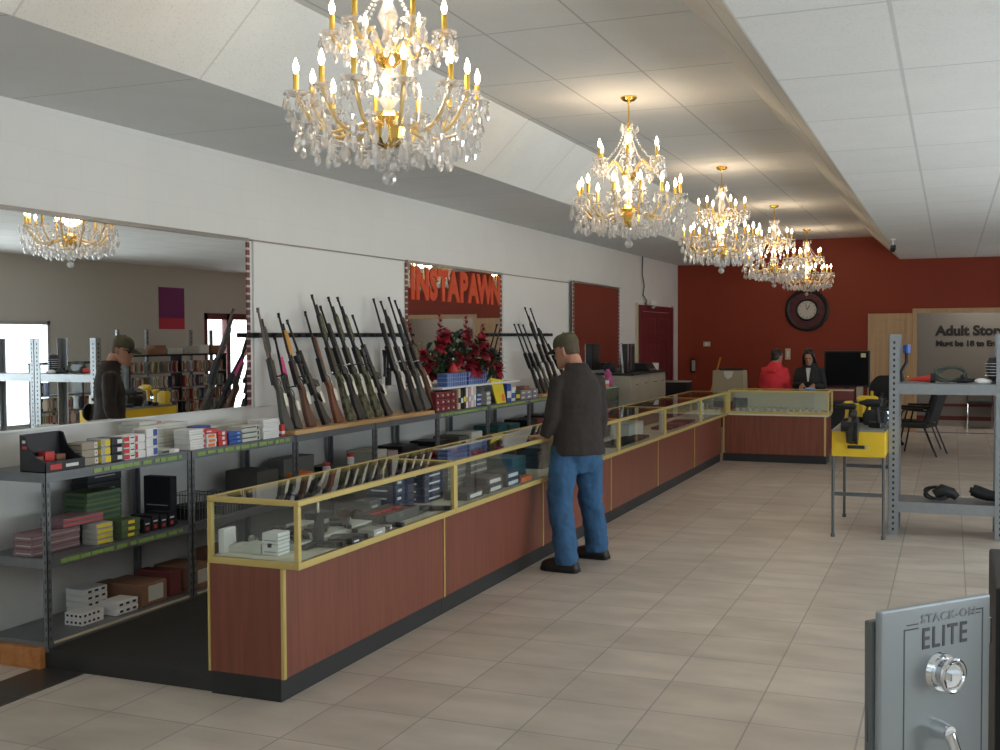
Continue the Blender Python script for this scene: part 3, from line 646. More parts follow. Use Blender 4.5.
# ================================================================== CHANDELIERS
def make_chandelier():
    t = thing('crystal_chandelier', '', 'chandelier', (0,0,3.45))
    z = lambda q: q-3.45
    m = MB(); m.lathe([(.0,0),(.058,0),(.06,-.010),(.045,-.028),(.012,-.036),(.006,-.06),(.0,-.062)]); m.build('ceiling_canopy', brass, t, smooth=True)
    m = MB(); m.cyl((0,0,-.05),(0,0,z(2.60)),.006,n=8); m.lathe([(.0,z(3.27)),(.012,z(3.265)),(.018,z(3.24)),(.010,z(3.21)),(0,z(3.2))],n=12)
    m.build('central_rod', brass, t, smooth=True)
    m = MB()   # glass baluster pieces round the rod
    m.lathe([(.01,z(3.2)),(.035,z(3.17)),(.02,z(3.12)),(.045,z(3.06)),(.02,z(3.0)),(.03,z(2.96)),(.01,z(2.93))],n=12)
    m.lathe([(.01,z(2.85)),(.04,z(2.80)),(.02,z(2.76)),(.05,z(2.72)),(.02,z(2.68)),(.01,z(2.66))],n=12)
    m.build('glass_column', crystal, t)
    m = MB(); m.lathe([(0,z(2.93)),(.03,z(2.925)),(.055,z(2.90)),(.055,z(2.88)),(.03,z(2.85)),(0,z(2.84))],n=16); m.build('upper_hub', brass, t, smooth=True)
    m = MB(); m.lathe([(0,z(2.67)),(.04,z(2.665)),(.06,z(2.64)),(.05,z(2.61)),(.095,z(2.59)),(.085,z(2.545)),(.03,z(2.515)),(0,z(2.50))],n=20); m.build('lower_hub', brass, t, smooth=True)
    sleeve_me = bulb_me = None
    protos = {}
    rnd = random.Random(3)
    def drop_mesh():
        m = MB(); m.lathe([(0,-.058),(.006,-.052),(.0115,-.036),(.009,-.018),(.003,-.004),(0,0)],n=6); m.ball((0,0,.010),.0075,6,4,(1,1,1)); return m
    def arm(r, zb, zh, ang, up):
        R = Matrix.Rotation(ang, 4, 'Z'); m = MB(); pts = []
        N = 14
        for k in range(N+1):
            f = k/N
            if up: x = .04+(r-.04)*f; zz = zh + (zb-zh)*f + .075*math.sin(PI*min(1,f*1.15))*(1-f*.5) - .05*math.sin(PI*max(0,(f-.45)/.55))
            else:  x = .06+(r-.06)*f; zz = zh + (zb-zh)*f - .085*math.sin(PI*f) + .03*math.sin(2*PI*f)
            pts.append(R @ Vector((x,0,zz)))
        m.tube(pts, .0085, 7); a = m.build('glass_arm', amber, t, smooth=True)
        c = R @ Vector((r,0,zb))
        m = MB(); m.lathe([(0,-.002),(.03,-.004),(.052,.008),(.055,.012),(.03,.004),(.012,.012),(0,.012)],c,10); m.build('drip_pan', crystal, a)
        m = MB(); m.lathe([(.0,.0),(.014,.004),(.010,.012),(.0115,.016),(.0115,.085),(0,.086)],c,8); m.build('candle_sleeve', candle, a, smooth=True)
        m = MB(); m.lathe([(.004,.086),(.009,.094),(.0135,.108),(.0125,.122),(.006,.140),(.002,.152),(0,.154)],c,8); m.build('flame_bulb', bulbm, a, smooth=True)
        n = 5 if not up else 5
        for k in range(n):
            aa = ang + 2*PI*k/n + .3
            if 'd' not in protos: protos['d'] = drop_mesh().build('crystal_drop', crystal, a); o = protos['d']
            else: o = protos['d'].copy(); C.objects.link(o); o.parent = a
            o.location = c + Vector((.050*math.cos(aa), .050*math.sin(aa), -.012)); o.rotation_euler = (0,0,aa); s = 1.0; o.scale = (s,s,s)
        return a
    amber = mat('amber_glass_arm', (.95,.74,.36), .12, trans=.45)
    candle = mat('gold_candle', (.90,.55,.10), .28, metal=.7)
    bulbm = mat('bulb_glow', (1,.83,.55), .3, emit=16)
    for k in range(12): arm(.385 if k%2 else .345, z(2.715), z(2.60), 2*PI*k/12+.13, False)
    for k in range(6): arm(.235, z(2.985), z(2.885), 2*PI*k/6+.4, True)
    # strings of beads from the crown to the upper tier, and swags between the arms
    m = MB()
    for k in range(6):
        a = 2*PI*k/6+.4+PI/6
        for j in range(17):
            f = j/16; rr = .03+.16*f**1.5; zz = z(3.24)+(z(2.97)-z(3.24))*f - .02*math.sin(PI*f)
            m.ball((rr*math.cos(a),rr*math.sin(a),zz),.0075,6,4)
    for k in range(12):
        a0 = 2*PI*k/12+.13; a1 = a0+2*PI/12
        for j in range(9):
            f = j/8; a = a0+(a1-a0)*f; zz = z(2.70)-.05*math.sin(PI*f); m.ball((.365*math.cos(a),.365*math.sin(a),zz),.007,6,4)
    m.build('bead_strings', crystal, t)['kind'] = 'stuff'
    # lower fringe: rings of long pendants
    m = MB()
    def pend(x,y,zz,l,r):
        m.lathe([(0,zz-l),(r*.5,zz-l*.93),(r,zz-l*.66),(r*.75,zz-l*.33),(r*.25,zz-.004),(0,zz)],(x,y,0),6); m.ball((x,y,zz+.008),.006,6,4)
    for (rad,n,zz,l) in ((.405,30,2.63,.075),(.38,30,2.545,.085),(.33,28,2.60,.08),(.31,28,2.53,.085),(.25,24,2.55,.08),(.20,20,2.52,.08),(.14,16,2.51,.08),(.08,10,2.50,.075),(.035,6,2.48,.06),(.16,16,2.90,.07),(.10,10,2.87,.07),(.27,20,2.945,.07),(.21,18,2.93,.07),(.06,8,3.24,.06),(.13,10,2.80,.06)):
        n = int(n*.72)
        for k in range(n):
            a = 2*PI*k/n + rnd.uniform(-.08,.08); rr = rad*rnd.uniform(.96,1.04)
            pend(rr*math.cos(a), rr*math.sin(a), z(zz)+rnd.uniform(-.02,.015), l*rnd.uniform(.6,1.05), rnd.uniform(.013,.019))
    m.build('pendant_fringe', crystal, t)['kind'] = 'stuff'
    m = MB()
    for k in range(8):    # clear wire ribs that hold the fringe
        a = 2*PI*k/8; m.tube([(r*math.cos(a),r*math.sin(a),z(zz)) for r,zz in ((.05,2.52),(.20,2.53),(.31,2.55),(.38,2.56),(.405,2.645))],.003,5)
    m.build('fringe_wires', crystal, t, smooth=True)
    m = MB(); m.cyl((0,0,z(2.50)),(0,0,z(2.41)),.003,n=6); m.ball((0,0,z(2.385)),.030,12,8); m.build('crystal_ball', crystal, t)
    return t
CH = [4.18,7.86,11.48,15.15,18.75]
chl = ['nearest and largest-looking crystal chandelier, its top cut off by the picture','second crystal chandelier from the camera, fully in view','third crystal chandelier from the camera, over the middle of the shop',
 'fourth crystal chandelier from the camera, partly overlapped by the fifth','farthest crystal chandelier, in front of the wall clock']
ch0 = make_chandelier()
for i,y in enumerate(CH):
    o = ch0 if i == 0 else dup(ch0)
    o.location = (-2.2+(.02 if i==1 else 0), y, 3.45); o.rotation_euler = (0,0,.35*i); o['label'] = chl[i]; o['group'] = 'crystal chandeliers down the middle of the ceiling'
    for zz,e in ((3.15,5),(2.85,22)):
        d = bpy.data.lights.new('chandelier_light','POINT'); d.energy = e*.55; d.color = (1,.76,.50); d.shadow_soft_size = .12
        l = bpy.data.objects.new('chandelier_light', d); C.objects.link(l); l.location = (-2.2, y, zz)
# ================================================================== PEOPLE
def bake(o):
    dg = bpy.context.evaluated_depsgraph_get(); dg.update()
    me = bpy.data.meshes.new_from_object(o.evaluated_get(dg)); o.modifiers.clear(); o.data = me; return o
def fuse(m, name, mt, parent, voxel=.012, it=4, fac=.6):
    o = m.build(name, mt)
    r = o.modifiers.new('r','REMESH'); r.mode = 'VOXEL'; r.voxel_size = voxel; r.use_smooth_shade = True
    s = o.modifiers.new('s','SMOOTH'); s.factor = fac; s.iterations = it
    bake(o); o.data.materials.clear(); o.data.materials.append(mt); o.data.polygons.foreach_set('use_smooth',[True]*len(o.data.polygons))
    if parent: o.parent = parent; o.matrix_parent_inverse = parent.matrix_world.inverted()
    return o
def azv(a): a = math.radians(a); return Vector((math.sin(a), math.cos(a), 0)), Vector((math.cos(a), -math.sin(a), 0))   # forward, right
def stack(m, rings, f, r, n=20):
    m.loft([[Vector(c)+r*(a*math.cos(2*PI*k/n))+f*(b*math.sin(2*PI*k/n)) for k in range(n)] for c,a,b in rings])
def hand(m, wr, d, pn, thumb, curl=.35, s=1.0):
    # wr wrist, d finger direction, pn palm normal (palm side), thumb = side vector
    wr, d, pn, th = Vector(wr), Vector(d).normalized(), Vector(pn).normalized(), Vector(thumb).normalized()
    m.tube([wr-d*.02, wr+d*.02*s, wr+d*.055*s, wr+d*.088*s],[(.026*s,.018*s),(.030*s,.017*s),(.040*s,.015*s),(.038*s,.012*s)],12,ref=th)
    for i,(o,l) in enumerate(((.030,.062),(.011,.072),(-.009,.067),(-.028,.052))):
        p = wr + d*.083*s + th*o*s; q = [p-d*.02*s]; dd = d + th*o*1.2; dd.normalize(); a = curl*(.6+.12*i)
        for k,fr in enumerate((.45,.3,.25)):
            q.append(p.copy()); dd = (dd*math.cos(a)+pn*math.sin(a)).normalized(); p = p + dd*l*fr*s; a = curl
        q.append(p); m.tube(q,[.0085*s,.0085*s,.0085*s,.0078*s,.0065*s],8)
    p = wr+d*.025*s+th*.026*s; t2 = (th*.75+d*.65+pn*.3).normalized(); p1 = p+t2*.038*s; t3 = (th*.25+d*.9+pn*.35).normalized(); p2 = p1+t3*.03*s
    m.tube([wr+d*.01*s+th*.01*s, p, p1, p2],[.014*s,.0125*s,.0105*s,.008*s],8)
def head(m, c, f, r, u, s=1.0, fem=False):
    B = lambda x,y,z: c + r*(x*s)+f*(y*s)+u*(z*s)
    n = 20
    prof = [(-.118,.030,.055,.045),(-.108,.045,.052,.052),(-.085,.056,.030,.072),(-.05,.065,.012,.088),(-.01,.071,.002,.094),(.03,.075,-.004,.096),(.07,.070,-.006,.088),(.10,.050,-.008,.064),(.117,.022,-.008,.03)]
    m.loft([[B(a*math.cos(2*PI*k/n), y0+b*math.sin(2*PI*k/n)*(1 if True else 1), z) for k in range(n)] for z,a,y0,b in prof])
    m.loft([[B(dx,dy,dz) for dx,dy,dz in q] for q in ([( .010,.085,.022),(-.010,.085,.022),(-.008,.094,.026),(.008,.094,.026)],[(.013,.085,-.01),(-.013,.085,-.01),(-.008,.110,-.010),(.008,.110,-.010)],[(.017,.080,-.033),(-.017,.080,-.033),(-.010,.118,-.030),(.010,.118,-.030)],[(.012,.080,-.040),(-.012,.080,-.040),(-.006,.104,-.040),(.006,.104,-.040)])])
    m.tube([B(-.022,.088,-.060),B(0,.102,-.058),B(.022,.088,-.060)],[.004*s,.008*s,.004*s],8)      # lips
    m.tube([B(-.020,.088,-.068),B(0,.100,-.068),B(.020,.088,-.068)],[.004*s,.008*s,.004*s],8)
    m.tube([B(-.02,.085,-.104),B(0,.094,-.104),B(.02,.085,-.104)],[.010*s,.014*s,.010*s],8)         # chin
    m.tube([B(-.05,.072,.030),B(-.02,.092,.034),B(.02,.092,.034),B(.05,.072,.030)],[.005*s,.008*s,.008*s,.005*s],8)  # brow
    for k in (-1,1):
        m.tube([B(k*.070,-.010,.018),B(k*.082,-.018,.022),B(k*.085,-.020,.0),B(k*.078,-.008,-.028),B(k*.068,-.0,-.03)],[.006*s,.008*s,.008*s,.007*s,.006*s],8)
        m.tube([B(k*.070,-.006,.012),B(k*.076,-.010,-.02)],[.012*s,.009*s],8)
def shoe(parent, ankle, d, mt, label=None):
    d = Vector(d).normalized(); s = Vector((d.y,-d.x,0)); a = Vector(ankle); a.z = 0
    m = MB()
    rings = [(-.10,.034,.04,.05),(-.085,.046,.06,.085),(-.03,.052,.07,.12),(.03,.052,.06,.125),(.08,.055,.050,.105),(.14,.056,.042,.088),(.18,.044,.036,.072),(.20,.024,.025,.05)]
    R = []
    for t,w,h0,h in rings:
        c = a + d*t; R.append([c + s*(w*x) + Vector((0,0,z)) for x,z in ((-1,.022),(-.95,h*.5),(-.6,h*.9),(0,h),(.6,h*.9),(.95,h*.5),(1,.022),(0,.018))])
    m.loft(R); o = fuse(m,'shoe',mt,parent,.008,3)
    m = MB(); out = []
    for t,w,_,_ in rings: out.append((t,w*1.08))
    poly = [(t,w) for t,w in out]+[(t,-w) for t,w in reversed(out)]
    m.prism(poly, lambda p,q,z: a+d*p+s*q+Vector((0,0,z)), .0, .026)
    q = m.build('sole', mat('sole_rubber', (.01,.01,.01), .8), bevel=.004); q.parent = o
    return o

def person(label, base, az, azh, H, skinc, topc, legc, shoec, J=None, fem=False, hd_off=(0,0), pitch=0, group=None, vx=.012):
    f, r = azv(az); bx, by = base; s = H/1.75; up = Vector((0,0,1))
    t = thing('person', label, 'person', (bx,by,0), group=group)
    bpy.context.view_layer.update()
    W = lambda x,y,z: Vector((bx,by,0)) + r*(x*s) + f*(y*s) + up*(z*s)
    D = dict(shL=W(-.17,0,1.40), elL=W(-.22,.03,1.12), wrL=W(-.20,.16,.92), shR=W(.17,0,1.40), elR=W(.22,.03,1.12), wrR=W(.20,.16,.92),
             hipL=W(-.09,0,.92), knL=W(-.10,.02,.49), anL=W(-.10,-.02,.08), hipR=W(.09,0,.92), knR=W(.10,.02,.49), anR=W(.10,-.02,.08),
             hdL=(f-up*.5), hdR=(f-up*.5), pnL=-up, pnR=-up, ftL=f, ftR=f)
    if J: D.update(J)
    fh, rh = azv(azh); p = math.radians(pitch); fh2 = fh*math.cos(p)-up*math.sin(p); uh = up*math.cos(p)+fh*math.sin(p)
    hc = W(hd_off[0], hd_off[1]+.03, 1.605)
    k = .92 if fem else 1.0
    tors = [(.80,0,.15*k,.10),(.88,0,.165,.115),(.95,0,.160,.11),(1.05,0,.145*k,.10),(1.15,0,.150*k,.105),(1.27,.0,.160*k,.105),(1.34,-.005,.150*k,.095),(1.39,-.008,.11*k,.075),(1.44,-.003,.065*k,.060)]
    # ---- body (one continuous surface)
    b = MB()
    stack(b, [(W(0,y,z),a*s*.95,d*s*.95) for z,y,a,d in tors], f, r)
    b.tube([W(0,-.01,1.42), (W(0,.0,1.50)+hc)/2 - fh*.01, hc-uh*.07*s-fh*.012],[(.062*s*k),(.056*s*k),(.056*s*k)],14)
    for S in 'LR':
        b.tube([D['sh'+S]-up*.0, (D['sh'+S]+D['el'+S])/2, D['el'+S], (D['el'+S]*.55+D['wr'+S]*.45), D['wr'+S]],[.048*s*k,.044*s*k,.038*s*k,.037*s*k,.026*s*k],12)
        b.tube([D['hip'+S], (D['hip'+S]+D['kn'+S])/2, D['kn'+S], D['kn'+S]*.6+D['an'+S]*.4, D['an'+S]],[.085*s,.075*s,.052*s,.054*s,.036*s],12)
        b.tube([D['an'+S]+up*.02, D['an'+S]-up*.03+Vector(D['ft'+S])*.04, D['an'+S]-up*.045+Vector(D['ft'+S])*.12],[.034*s,.035*s,.025*s],10)
    head(b, hc, fh2, rh, uh, s, fem)
    for S,sg in (('L',1),('R',-1)):
        d = Vector(D['hd'+S]).normalized(); pn = Vector(D['pn'+S]); pn = (pn-d*d.dot(pn)).normalized(); th = pn.cross(d)*(1 if S=='L' else -1)
        hand(b, D['wr'+S], d, pn, th, .3, s)
    fuse(b, 'body', skinc, t, .0065, 3, .5)
    for kx in (-1,1):
        m = MB(); m.ball(hc+rh*(kx*.031*s)+fh2*(.084*s)+uh*(.008*s), .011*s, 10, 6); e = m.build('eye', mat('eye_dark', (.03,.02,.015), .2), t, smooth=True); e.matrix_parent_inverse = t.matrix_world.inverted()
    return t, D, W, f, r, hc, fh2, rh, uh, s

skin = mat('skin', (.50,.25,.17), .5, var=.08, vscale=14)
skin2 = mat('skin_warm', (.42,.22,.14), .5)
sweater = mat('brown_sweater', (.034,.026,.024), .9, var=.15, vscale=12, bump=.3, bscale=120)
denim = mat('blue_denim', (.035,.110,.235), .85, var=.30, vscale=9, bump=.3, bscale=200)
boot = mat('dark_boot', (.025,.018,.014), .5, var=.2)
def adopt(o, t): o.parent = t; o.matrix_parent_inverse = t.matrix_world.inverted(); return o
def wrinkle(o, amp, scale):
    tx = bpy.data.textures.new('folds','CLOUDS'); tx.noise_scale = scale
    d = o.modifiers.new('folds','DISPLACE'); d.texture = tx; d.strength = amp; d.mid_level = .5; d.texture_coords = 'GLOBAL'
    bake(o); return o
def outfit(P, top, leg, hem=.83, loose=1.0, topname='sweater', legname='jeans', topl=None):
    t,D,W,f,r,hc,fh,rh,uh,s = P; up = Vector((0,0,1))
    m = MB(); q = loose
    stack(m, [(W(0,y,z),a*s*q,b*s*q) for z,y,a,b in [(hem,-.012,.212,.165),(hem+.05,-.010,.210,.163),(1.0,-.003,.192,.140),(1.12,0,.184,.130),(1.24,-.005,.192,.134),(1.32,-.01,.192,.126),(1.375,-.012,.168,.112),(1.42,-.008,.138,.104),(1.46,.0,.108,.094),(1.495,.012,.086,.084),(1.52,.022,.076,.078)]], f, r)
    for S in 'LR':
        a,e,w_ = D['sh'+S],D['el'+S],D['wr'+S]
        m.tube([a*1.0-(a-W(0,0,1.36))*.45, a-up*.022*s, (a+e)/2, e, (e+w_)/2, w_],[.060*s*q,.066*s*q,.062*s*q,.058*s*q,.052*s*q,.043*s*q],14)
    o = fuse(m, topname, top, t, .011, 5, .6); wrinkle(o, .022, .11)
    m = MB()
    stack(m, [(W(0,y,z),a*s,b*s) for z,y,a,b in [(.70,-.005,.130,.085),(.75,-.01,.158,.110),(.82,-.018,.178,.134),(.90,-.01,.172,.130),(.99,0,.158,.115)]], f, r)
    for S in 'LR':
        h,k,a = D['hip'+S],D['kn'+S],D['an'+S]
        m.tube([h*.85+(W(0,0,.91))*.15, (h*2+k)/3-up*0, (h+k*2)/3, k, (k+a)/2+Vector((0,0,.03)), a+up*.05, a-up*.035],[.104*s,.108*s,.102*s,.091*s,.090*s,.086*s,.088*s],14)
    o = fuse(m, legname, leg, t, .011, 4, .55); wrinkle(o, .030, .09)

# --- the customer
up = Vector((0,0,1))
P = person('man in olive cap, dark brown sweater and blue jeans leaning at the glass counter', (-2.57,7.96), -50, -80, 1.75, skin, sweater, denim, boot,
  J=dict(shL=Vector((-2.685,7.835,1.395)), elL=Vector((-2.715,7.79,1.12)), wrL=Vector((-2.775,7.80,.972)), hdL=Vector((-.97,.25,.0)), pnL=Vector((0,0,-1)),
         shR=Vector((-2.455,8.095,1.395)), elR=Vector((-2.435,8.11,1.11)), wrR=Vector((-2.49,8.20,.88)), hdR=Vector((-.3,.25,-.9)), pnR=Vector((0,0,-1)),
         hipL=Vector((-2.645,7.87,.91)), knL=Vector((-2.655,7.80,.48)), anL=Vector((-2.575,7.70,.085)), ftL=Vector((-.96,.1,0)),
         hipR=Vector((-2.51,8.03,.91)), knR=Vector((-2.525,8.13,.48)), anR=Vector((-2.51,8.24,.085)), ftR=Vector((-.96,.1,0))),
  hd_off=(-.025,.085), pitch=16)
man, D, W, f, r, hc, fh, rh, uh, s = P
outfit(P, sweater, denim, .835)
shoe(man, D['anL'], (-.97,.10,0), boot); shoe(man, D['anR'], (-.97,.10,0), boot)
hb = lambda x,y,z: hc + rh*x + fh*y + uh*z
m = MB(); m.loft([[hb(a*math.cos(2*PI*k/20), y0+b*math.sin(2*PI*k/20), z) for k in range(20)] for z,a,y0,b in [(-.055,.040,-.045,.045),(-.03,.066,-.030,.068),(.0,.076,-.026,.078),(.04,.080,-.018,.088),(.06,.079,-.012,.088)]])
adopt(fuse(m,'short_hair',mat('greying_hair', (.10,.075,.05), .9, var=.3, vscale=40),None,.008,2), man)
olive = mat('olive_cap', (.085,.078,.045), .85, var=.12)
m = MB(); m.loft([[hb(a*math.cos(2*PI*k/24), y0+b*math.sin(2*PI*k/24), z) for k in range(24)] for z,a,y0,b in [(.038,.082,-.006,.105),(.060,.083,-.007,.105),(.085,.080,-.009,.100),(.112,.068,-.010,.086),(.130,.045,-.010,.06),(.138,.012,-.010,.016)]])
cap = fuse(m,'cap',olive,None,.007,3,.5); adopt(cap, man)
m = MB(); bt = []
for k in range(13):
    a = PI*k/12; x = .078*math.cos(a)
    bt.append((x, .085*1.0+.095*math.sin(a), -.022*math.sin(a)*1.0 - 6*x*x*.5))
inner = [(.078*math.cos(PI*k/12), .045+.05*math.sin(PI*k/12), .0-3*(.078*math.cos(PI*k/12))**2) for k in range(13)]
m.loft([[hb(a[0],a[1],a[2]+.046),hb(b[0],b[1],b[2]+.048),hb(b[0],b[1],b[2]+.042),hb(a[0],a[1],a[2]+.040)] for a,b in zip(inner,bt)])
m.build('cap_brim', mat('dark_cap_brim', (.02,.02,.018), .8), cap, smooth=True).matrix_parent_inverse = cap.matrix_world.inverted()
m = MB(); m.ball(hb(0,-.01,.139),.008,8,4); adopt(m.build('cap_button', olive, smooth=True), man)
# sweater print on the chest (seen in the mirror) and jeans back pocket
m = MB(); c = W(.02,.137,1.24); m.box(-.05,.05,-.004,.004,-.012,.012); m.v = [tuple(c + r*p[0] + f*p[1] + up*p[2]) for p in m.v]; adopt(m.build('chest_print', mat('chest_print', (.16,.14,.04), .8)), man)
man.location.x -= .012; man.location.y -= .075
# --- two women behind the back counter
redh = mat('red_hoodie', (.72,.035,.05), .8, var=.12, vscale=8); blackj = mat('black_jacket', (.012,.012,.014), .7)
hairm = mat('black_hair', (.012,.009,.008), .45, var=.2, vscale=40); darkp = mat('dark_trousers', (.02,.025,.04), .8)
Q = person('woman in red hooded top seen from behind, dark hair pinned up, behind the back counter', (-2.36,16.35), 15, 40, 1.53, skin2, redh, darkp, boot, fem=True, pitch=12, hd_off=(.02,.02),
   J=dict(wrL=Vector((-2.55,16.62,1.0)), wrR=Vector((-2.22,16.66,1.0))))
outfit(Q, redh, darkp, .80, 1.12, 'red_hooded_top', 'trousers')
wt, D, W, f, r, hc, fh, rh, uh, s = Q
shoe(wt, D['anL'], f, boot); shoe(wt, D['anR'], f, boot)
m = MB(); m.loft([[hc + (rh*(a*math.cos(2*PI*k/18)) + fh*(y0+b*math.sin(2*PI*k/18)) + uh*z)*s*1.0 for k in range(18)] for z,a,y0,b in [(-.075,.045,-.055,.05),(-.03,.074,-.035,.075),(.03,.086,-.018,.092),(.08,.080,-.015,.088),(.115,.055,-.015,.062),(.135,.02,-.015,.024)]])
m.ball(hc+(fh*-.085+uh*.055)*s, .048*s, 12, 8); adopt(fuse(m,'pinned_up_hair',hairm,None,.008,2), wt)
m = MB(); m.tube([W(-.09,-.09,1.44),W(-.05,-.135,1.38),W(.05,-.135,1.38),W(.09,-.09,1.44)],[.03,.045,.045,.03],10); adopt(fuse(m,'hood',redh,None,.01,3), wt)

Q = person('woman with long black hair in a black jacket looking down behind the back counter', (-1.86,16.30), 185, 185, 1.54, skin2, blackj, denim, boot, fem=True, pitch=28, hd_off=(0,.04),
   J=dict(wrL=Vector((-1.78,16.02,1.02)), wrR=Vector((-1.93,16.02,1.02))))
outfit(Q, blackj, denim, .80, 1.05, 'black_jacket', 'jeans')
wt, D, W, f, r, hc, fh, rh, uh, s = Q
shoe(wt, D['anL'], f, boot); shoe(wt, D['anR'], f, boot)
m = MB(); m.loft([[hc + (rh*(a*math.cos(2*PI*k/18)) + fh*(y0+b*math.sin(2*PI*k/18)) + uh*z)*s for k in range(18)] for z,a,y0,b in [(-.28,.085,-.075,.035),(-.20,.090,-.070,.045),(-.10,.085,-.055,.055),(-.03,.082,-.045,.065),(.03,.086,-.030,.082),(.075,.082,-.016,.092),(.112,.060,-.010,.072),(.132,.02,-.010,.028)]])
for kx in (-1,1):
    m.tube([hc+(rh*(kx*.055)+fh*.055+uh*.085)*s, hc+(rh*(kx*.082)+fh*.03+uh*.0)*s, hc+(rh*(kx*.090)+fh*.0-uh*.11)*s, hc+(rh*(kx*.105)-fh*.01-uh*.23)*s],[.022*s,.026*s,.032*s,.026*s],10)
adopt(fuse(m,'long_hair',hairm,None,.008,2), wt)
m = MB(); m.prism([(-.035,.0),(.035,.0),(.008,-.22),(-.010,-.22)], lambda a,b,z: W(a,z+.125+.02*(-b/.26),1.42+b), -.01, .012); adopt(m.build('grey_blouse', lgreyc), wt)

# ================================================================== SAFE, RIGHT FOREGROUND
safeg = mat('safe_silver', (.36,.39,.41), .36, metal=.4); safed = mat('safe_dark_grey', (.12,.13,.13), .5); safeb = mat('safe_black', (.012,.013,.016), .6)
o0 = Vector((-.162,3.015,0)); dd = Vector((.271,.319,0)).normalized(); nn = Vector((dd.y,-dd.x,0))
sf = thing('gun_safe', 'black upright gun safe at the right foreground with open silver door', 'safe', (.36,3.72,0))
def Sf(m, nm, mt, par=None, **k):
    m.v = [tuple(Vector(p)-Vector((.36,3.72,0))) for p in m.v]; return m.build(nm, mt, par or sf, **k)
m = MB(); m.box(.125,.60,3.42,4.05,.02,1.0); m.box(.14,.585,3.40,3.42,.04,.98); Sf(m,'safe_body',safeb,bevel=.008)
T = lambda s_, z, d: o0 + dd*s_ + nn*d + Vector((0,0,z))
m = MB(); m.prism([(0,.06),(.418,.06),(.418,1.0),(0,1.0)], lambda a,b,z: T(a,b,z), -.022, 0); door = Sf(m,'safe_door',safeg,bevel=.006,seg=3)
def ch(m, nm, mt, par=door, **k):
    m.v = [tuple(Vector(p)-Vector((.36,3.72,0))) for p in m.v]; q = m.build(nm, mt, par, **k); return q
m = MB(); m.prism([(-.006,.10),(.39,.10),(.39,.97),(-.012,.97)], lambda a,b,z: T(a,b,z), -.046, -.022); ch(m,'inner_door_panel',safed,bevel=.004)
m = MB()
def line(a0,z0,a1,z1,wd=.004):
    m.prism([(min(a0,a1)-wd/2,min(z0,z1)-wd/2),(max(a0,a1)+wd/2,min(z0,z1)-wd/2),(max(a0,a1)+wd/2,max(z0,z1)+wd/2),(min(a0,a1)-wd/2,max(z0,z1)+wd/2)], lambda a,b,z: T(a,b,z), 0, .001)
line(.085,.10,.085,.940); line(.385,.10,.385,.965); line(.085,.940,.135,.940); line(.095,.952,.135,.952,.003); line(.335,.965,.385,.965); line(.335,.955,.375,.955,.003)
ch(m,'pinstripe_border',mat('safe_print', (.10,.10,.11), .5))
angz = math.atan2(dd.y, dd.x)
pr = mat('safe_print', (.10,.10,.11), .5); pr2 = mat('safe_print_pale', (.30,.31,.32), .5)
def dtext(s, size, a, z, mt, sx, nm, gap=1.12, bold=.0006):
    o = text(nm, s, size, mt, (0,0,0), (0,0,0), None, ext=.0008, sx=sx, align='LEFT', bold=bold, gap=gap)
    R3 = Matrix.Rotation(angz,4,'Z') @ Matrix.Rotation(PI/2,4,'X'); p = T(a,z,.0012)-Vector((.36,3.72,0))
    o.matrix_world = Matrix.Translation(p) @ R3; o.parent = door; return o
dtext('ELITE', .080, .148, .866, pr, .80, 'elite_lettering', 1.2, .0010); dtext('STACK-ON', .032, .145, .945, pr2, 1.22, 'brand_lettering')
def disc(a, z, d0, d1, r0, r1=None, n=32):
    m.tube([T(a,z,d0),T(a,z,d1)],[r0, r1 or r0],n,ref=(0,0,1))
m = MB(); disc(.222,.812,.0,.012,.056,.050); disc(.222,.812,.012,.035,.040,.036); ch(m,'combination_dial',chrome,smooth=True)
m = MB(); m.tube([T(.222+.042*math.cos(a),.812+.042*math.sin(a),.042) for a in [2*PI*k/24 for k in range(24)]],.007,8,closed=True); disc(.222,.812,.035,.043,.030)
m.prism([(.202,.802),(.242,.802),(.242,.822),(.202,.822)], lambda a,b,z: T(a,b,z), .035,.055); ch(m,'dial_grip',chrome,smooth=True)
m = MB(); disc(.205,.660,0,.05,.026,.020); m.tube([T(.205,.660,.045),T(.215,.62,.055),T(.185,.545,.055)],[.016,.016,.013],12); m.ball(T(.185,.545,.055),.02,12,8); ch(m,'lever_handle',chrome,smooth=True)
m = MB(); m.tube([T(-.0065,.65,-.034),T(-.0065,.86,-.034)],[.004,.004],8); ch(m,'handle_slot',blackm)
m = MB(); m.cyl(T(.425,.86,-.02),T(.425,.93,-.02),.014,n=12); ch(m,'hinge',chrome,sf,smooth=True)

# ================================================================== RIGHT METAL SHELVES
rs = 'tall galvanised shelf unit with long beams right of the yellow tool cabinet'
shelf_unit('shelving_unit', -.49, .435, 10.03, 10.48, 0, 1.72, (.29,1.30), steel, rs, postw=.085, bh=.09)
shelf_unit('shelving_unit',   .44, 1.40, 10.03, 10.48, 0, 1.72, (.29,1.30), steel, 'galvanised shelf unit at the right picture edge, continuing the one beside the yellow cabinet', postw=.06, bh=.09)
def coil(name,label,cat,c,R,r,n,mt,extra=None):
    t = thing(name,label,cat,c); m = MB(); pts = []

    for k in range(n*14+1):
        a = 2*PI*k/14; rr = R*(1-.10*math.sin(a*.37)); pts.append((rr*math.cos(a), rr*.5*math.sin(a)*(.6+.4*math.cos(k*.13)), R*.55+r+R*.5*math.sin(a+.4*math.sin(k*.21))))
    m.tube(pts, r, 6); m.build('cable_loops', mt, t, smooth=True); return t
rub = mat('black_rubber', (.015,.015,.018), .6)
t = coil('coiled_cable','black tool with coiled cable on the lower galvanised shelf','power tool',(-.10,10.22,.29),.10,.009,4,rub)
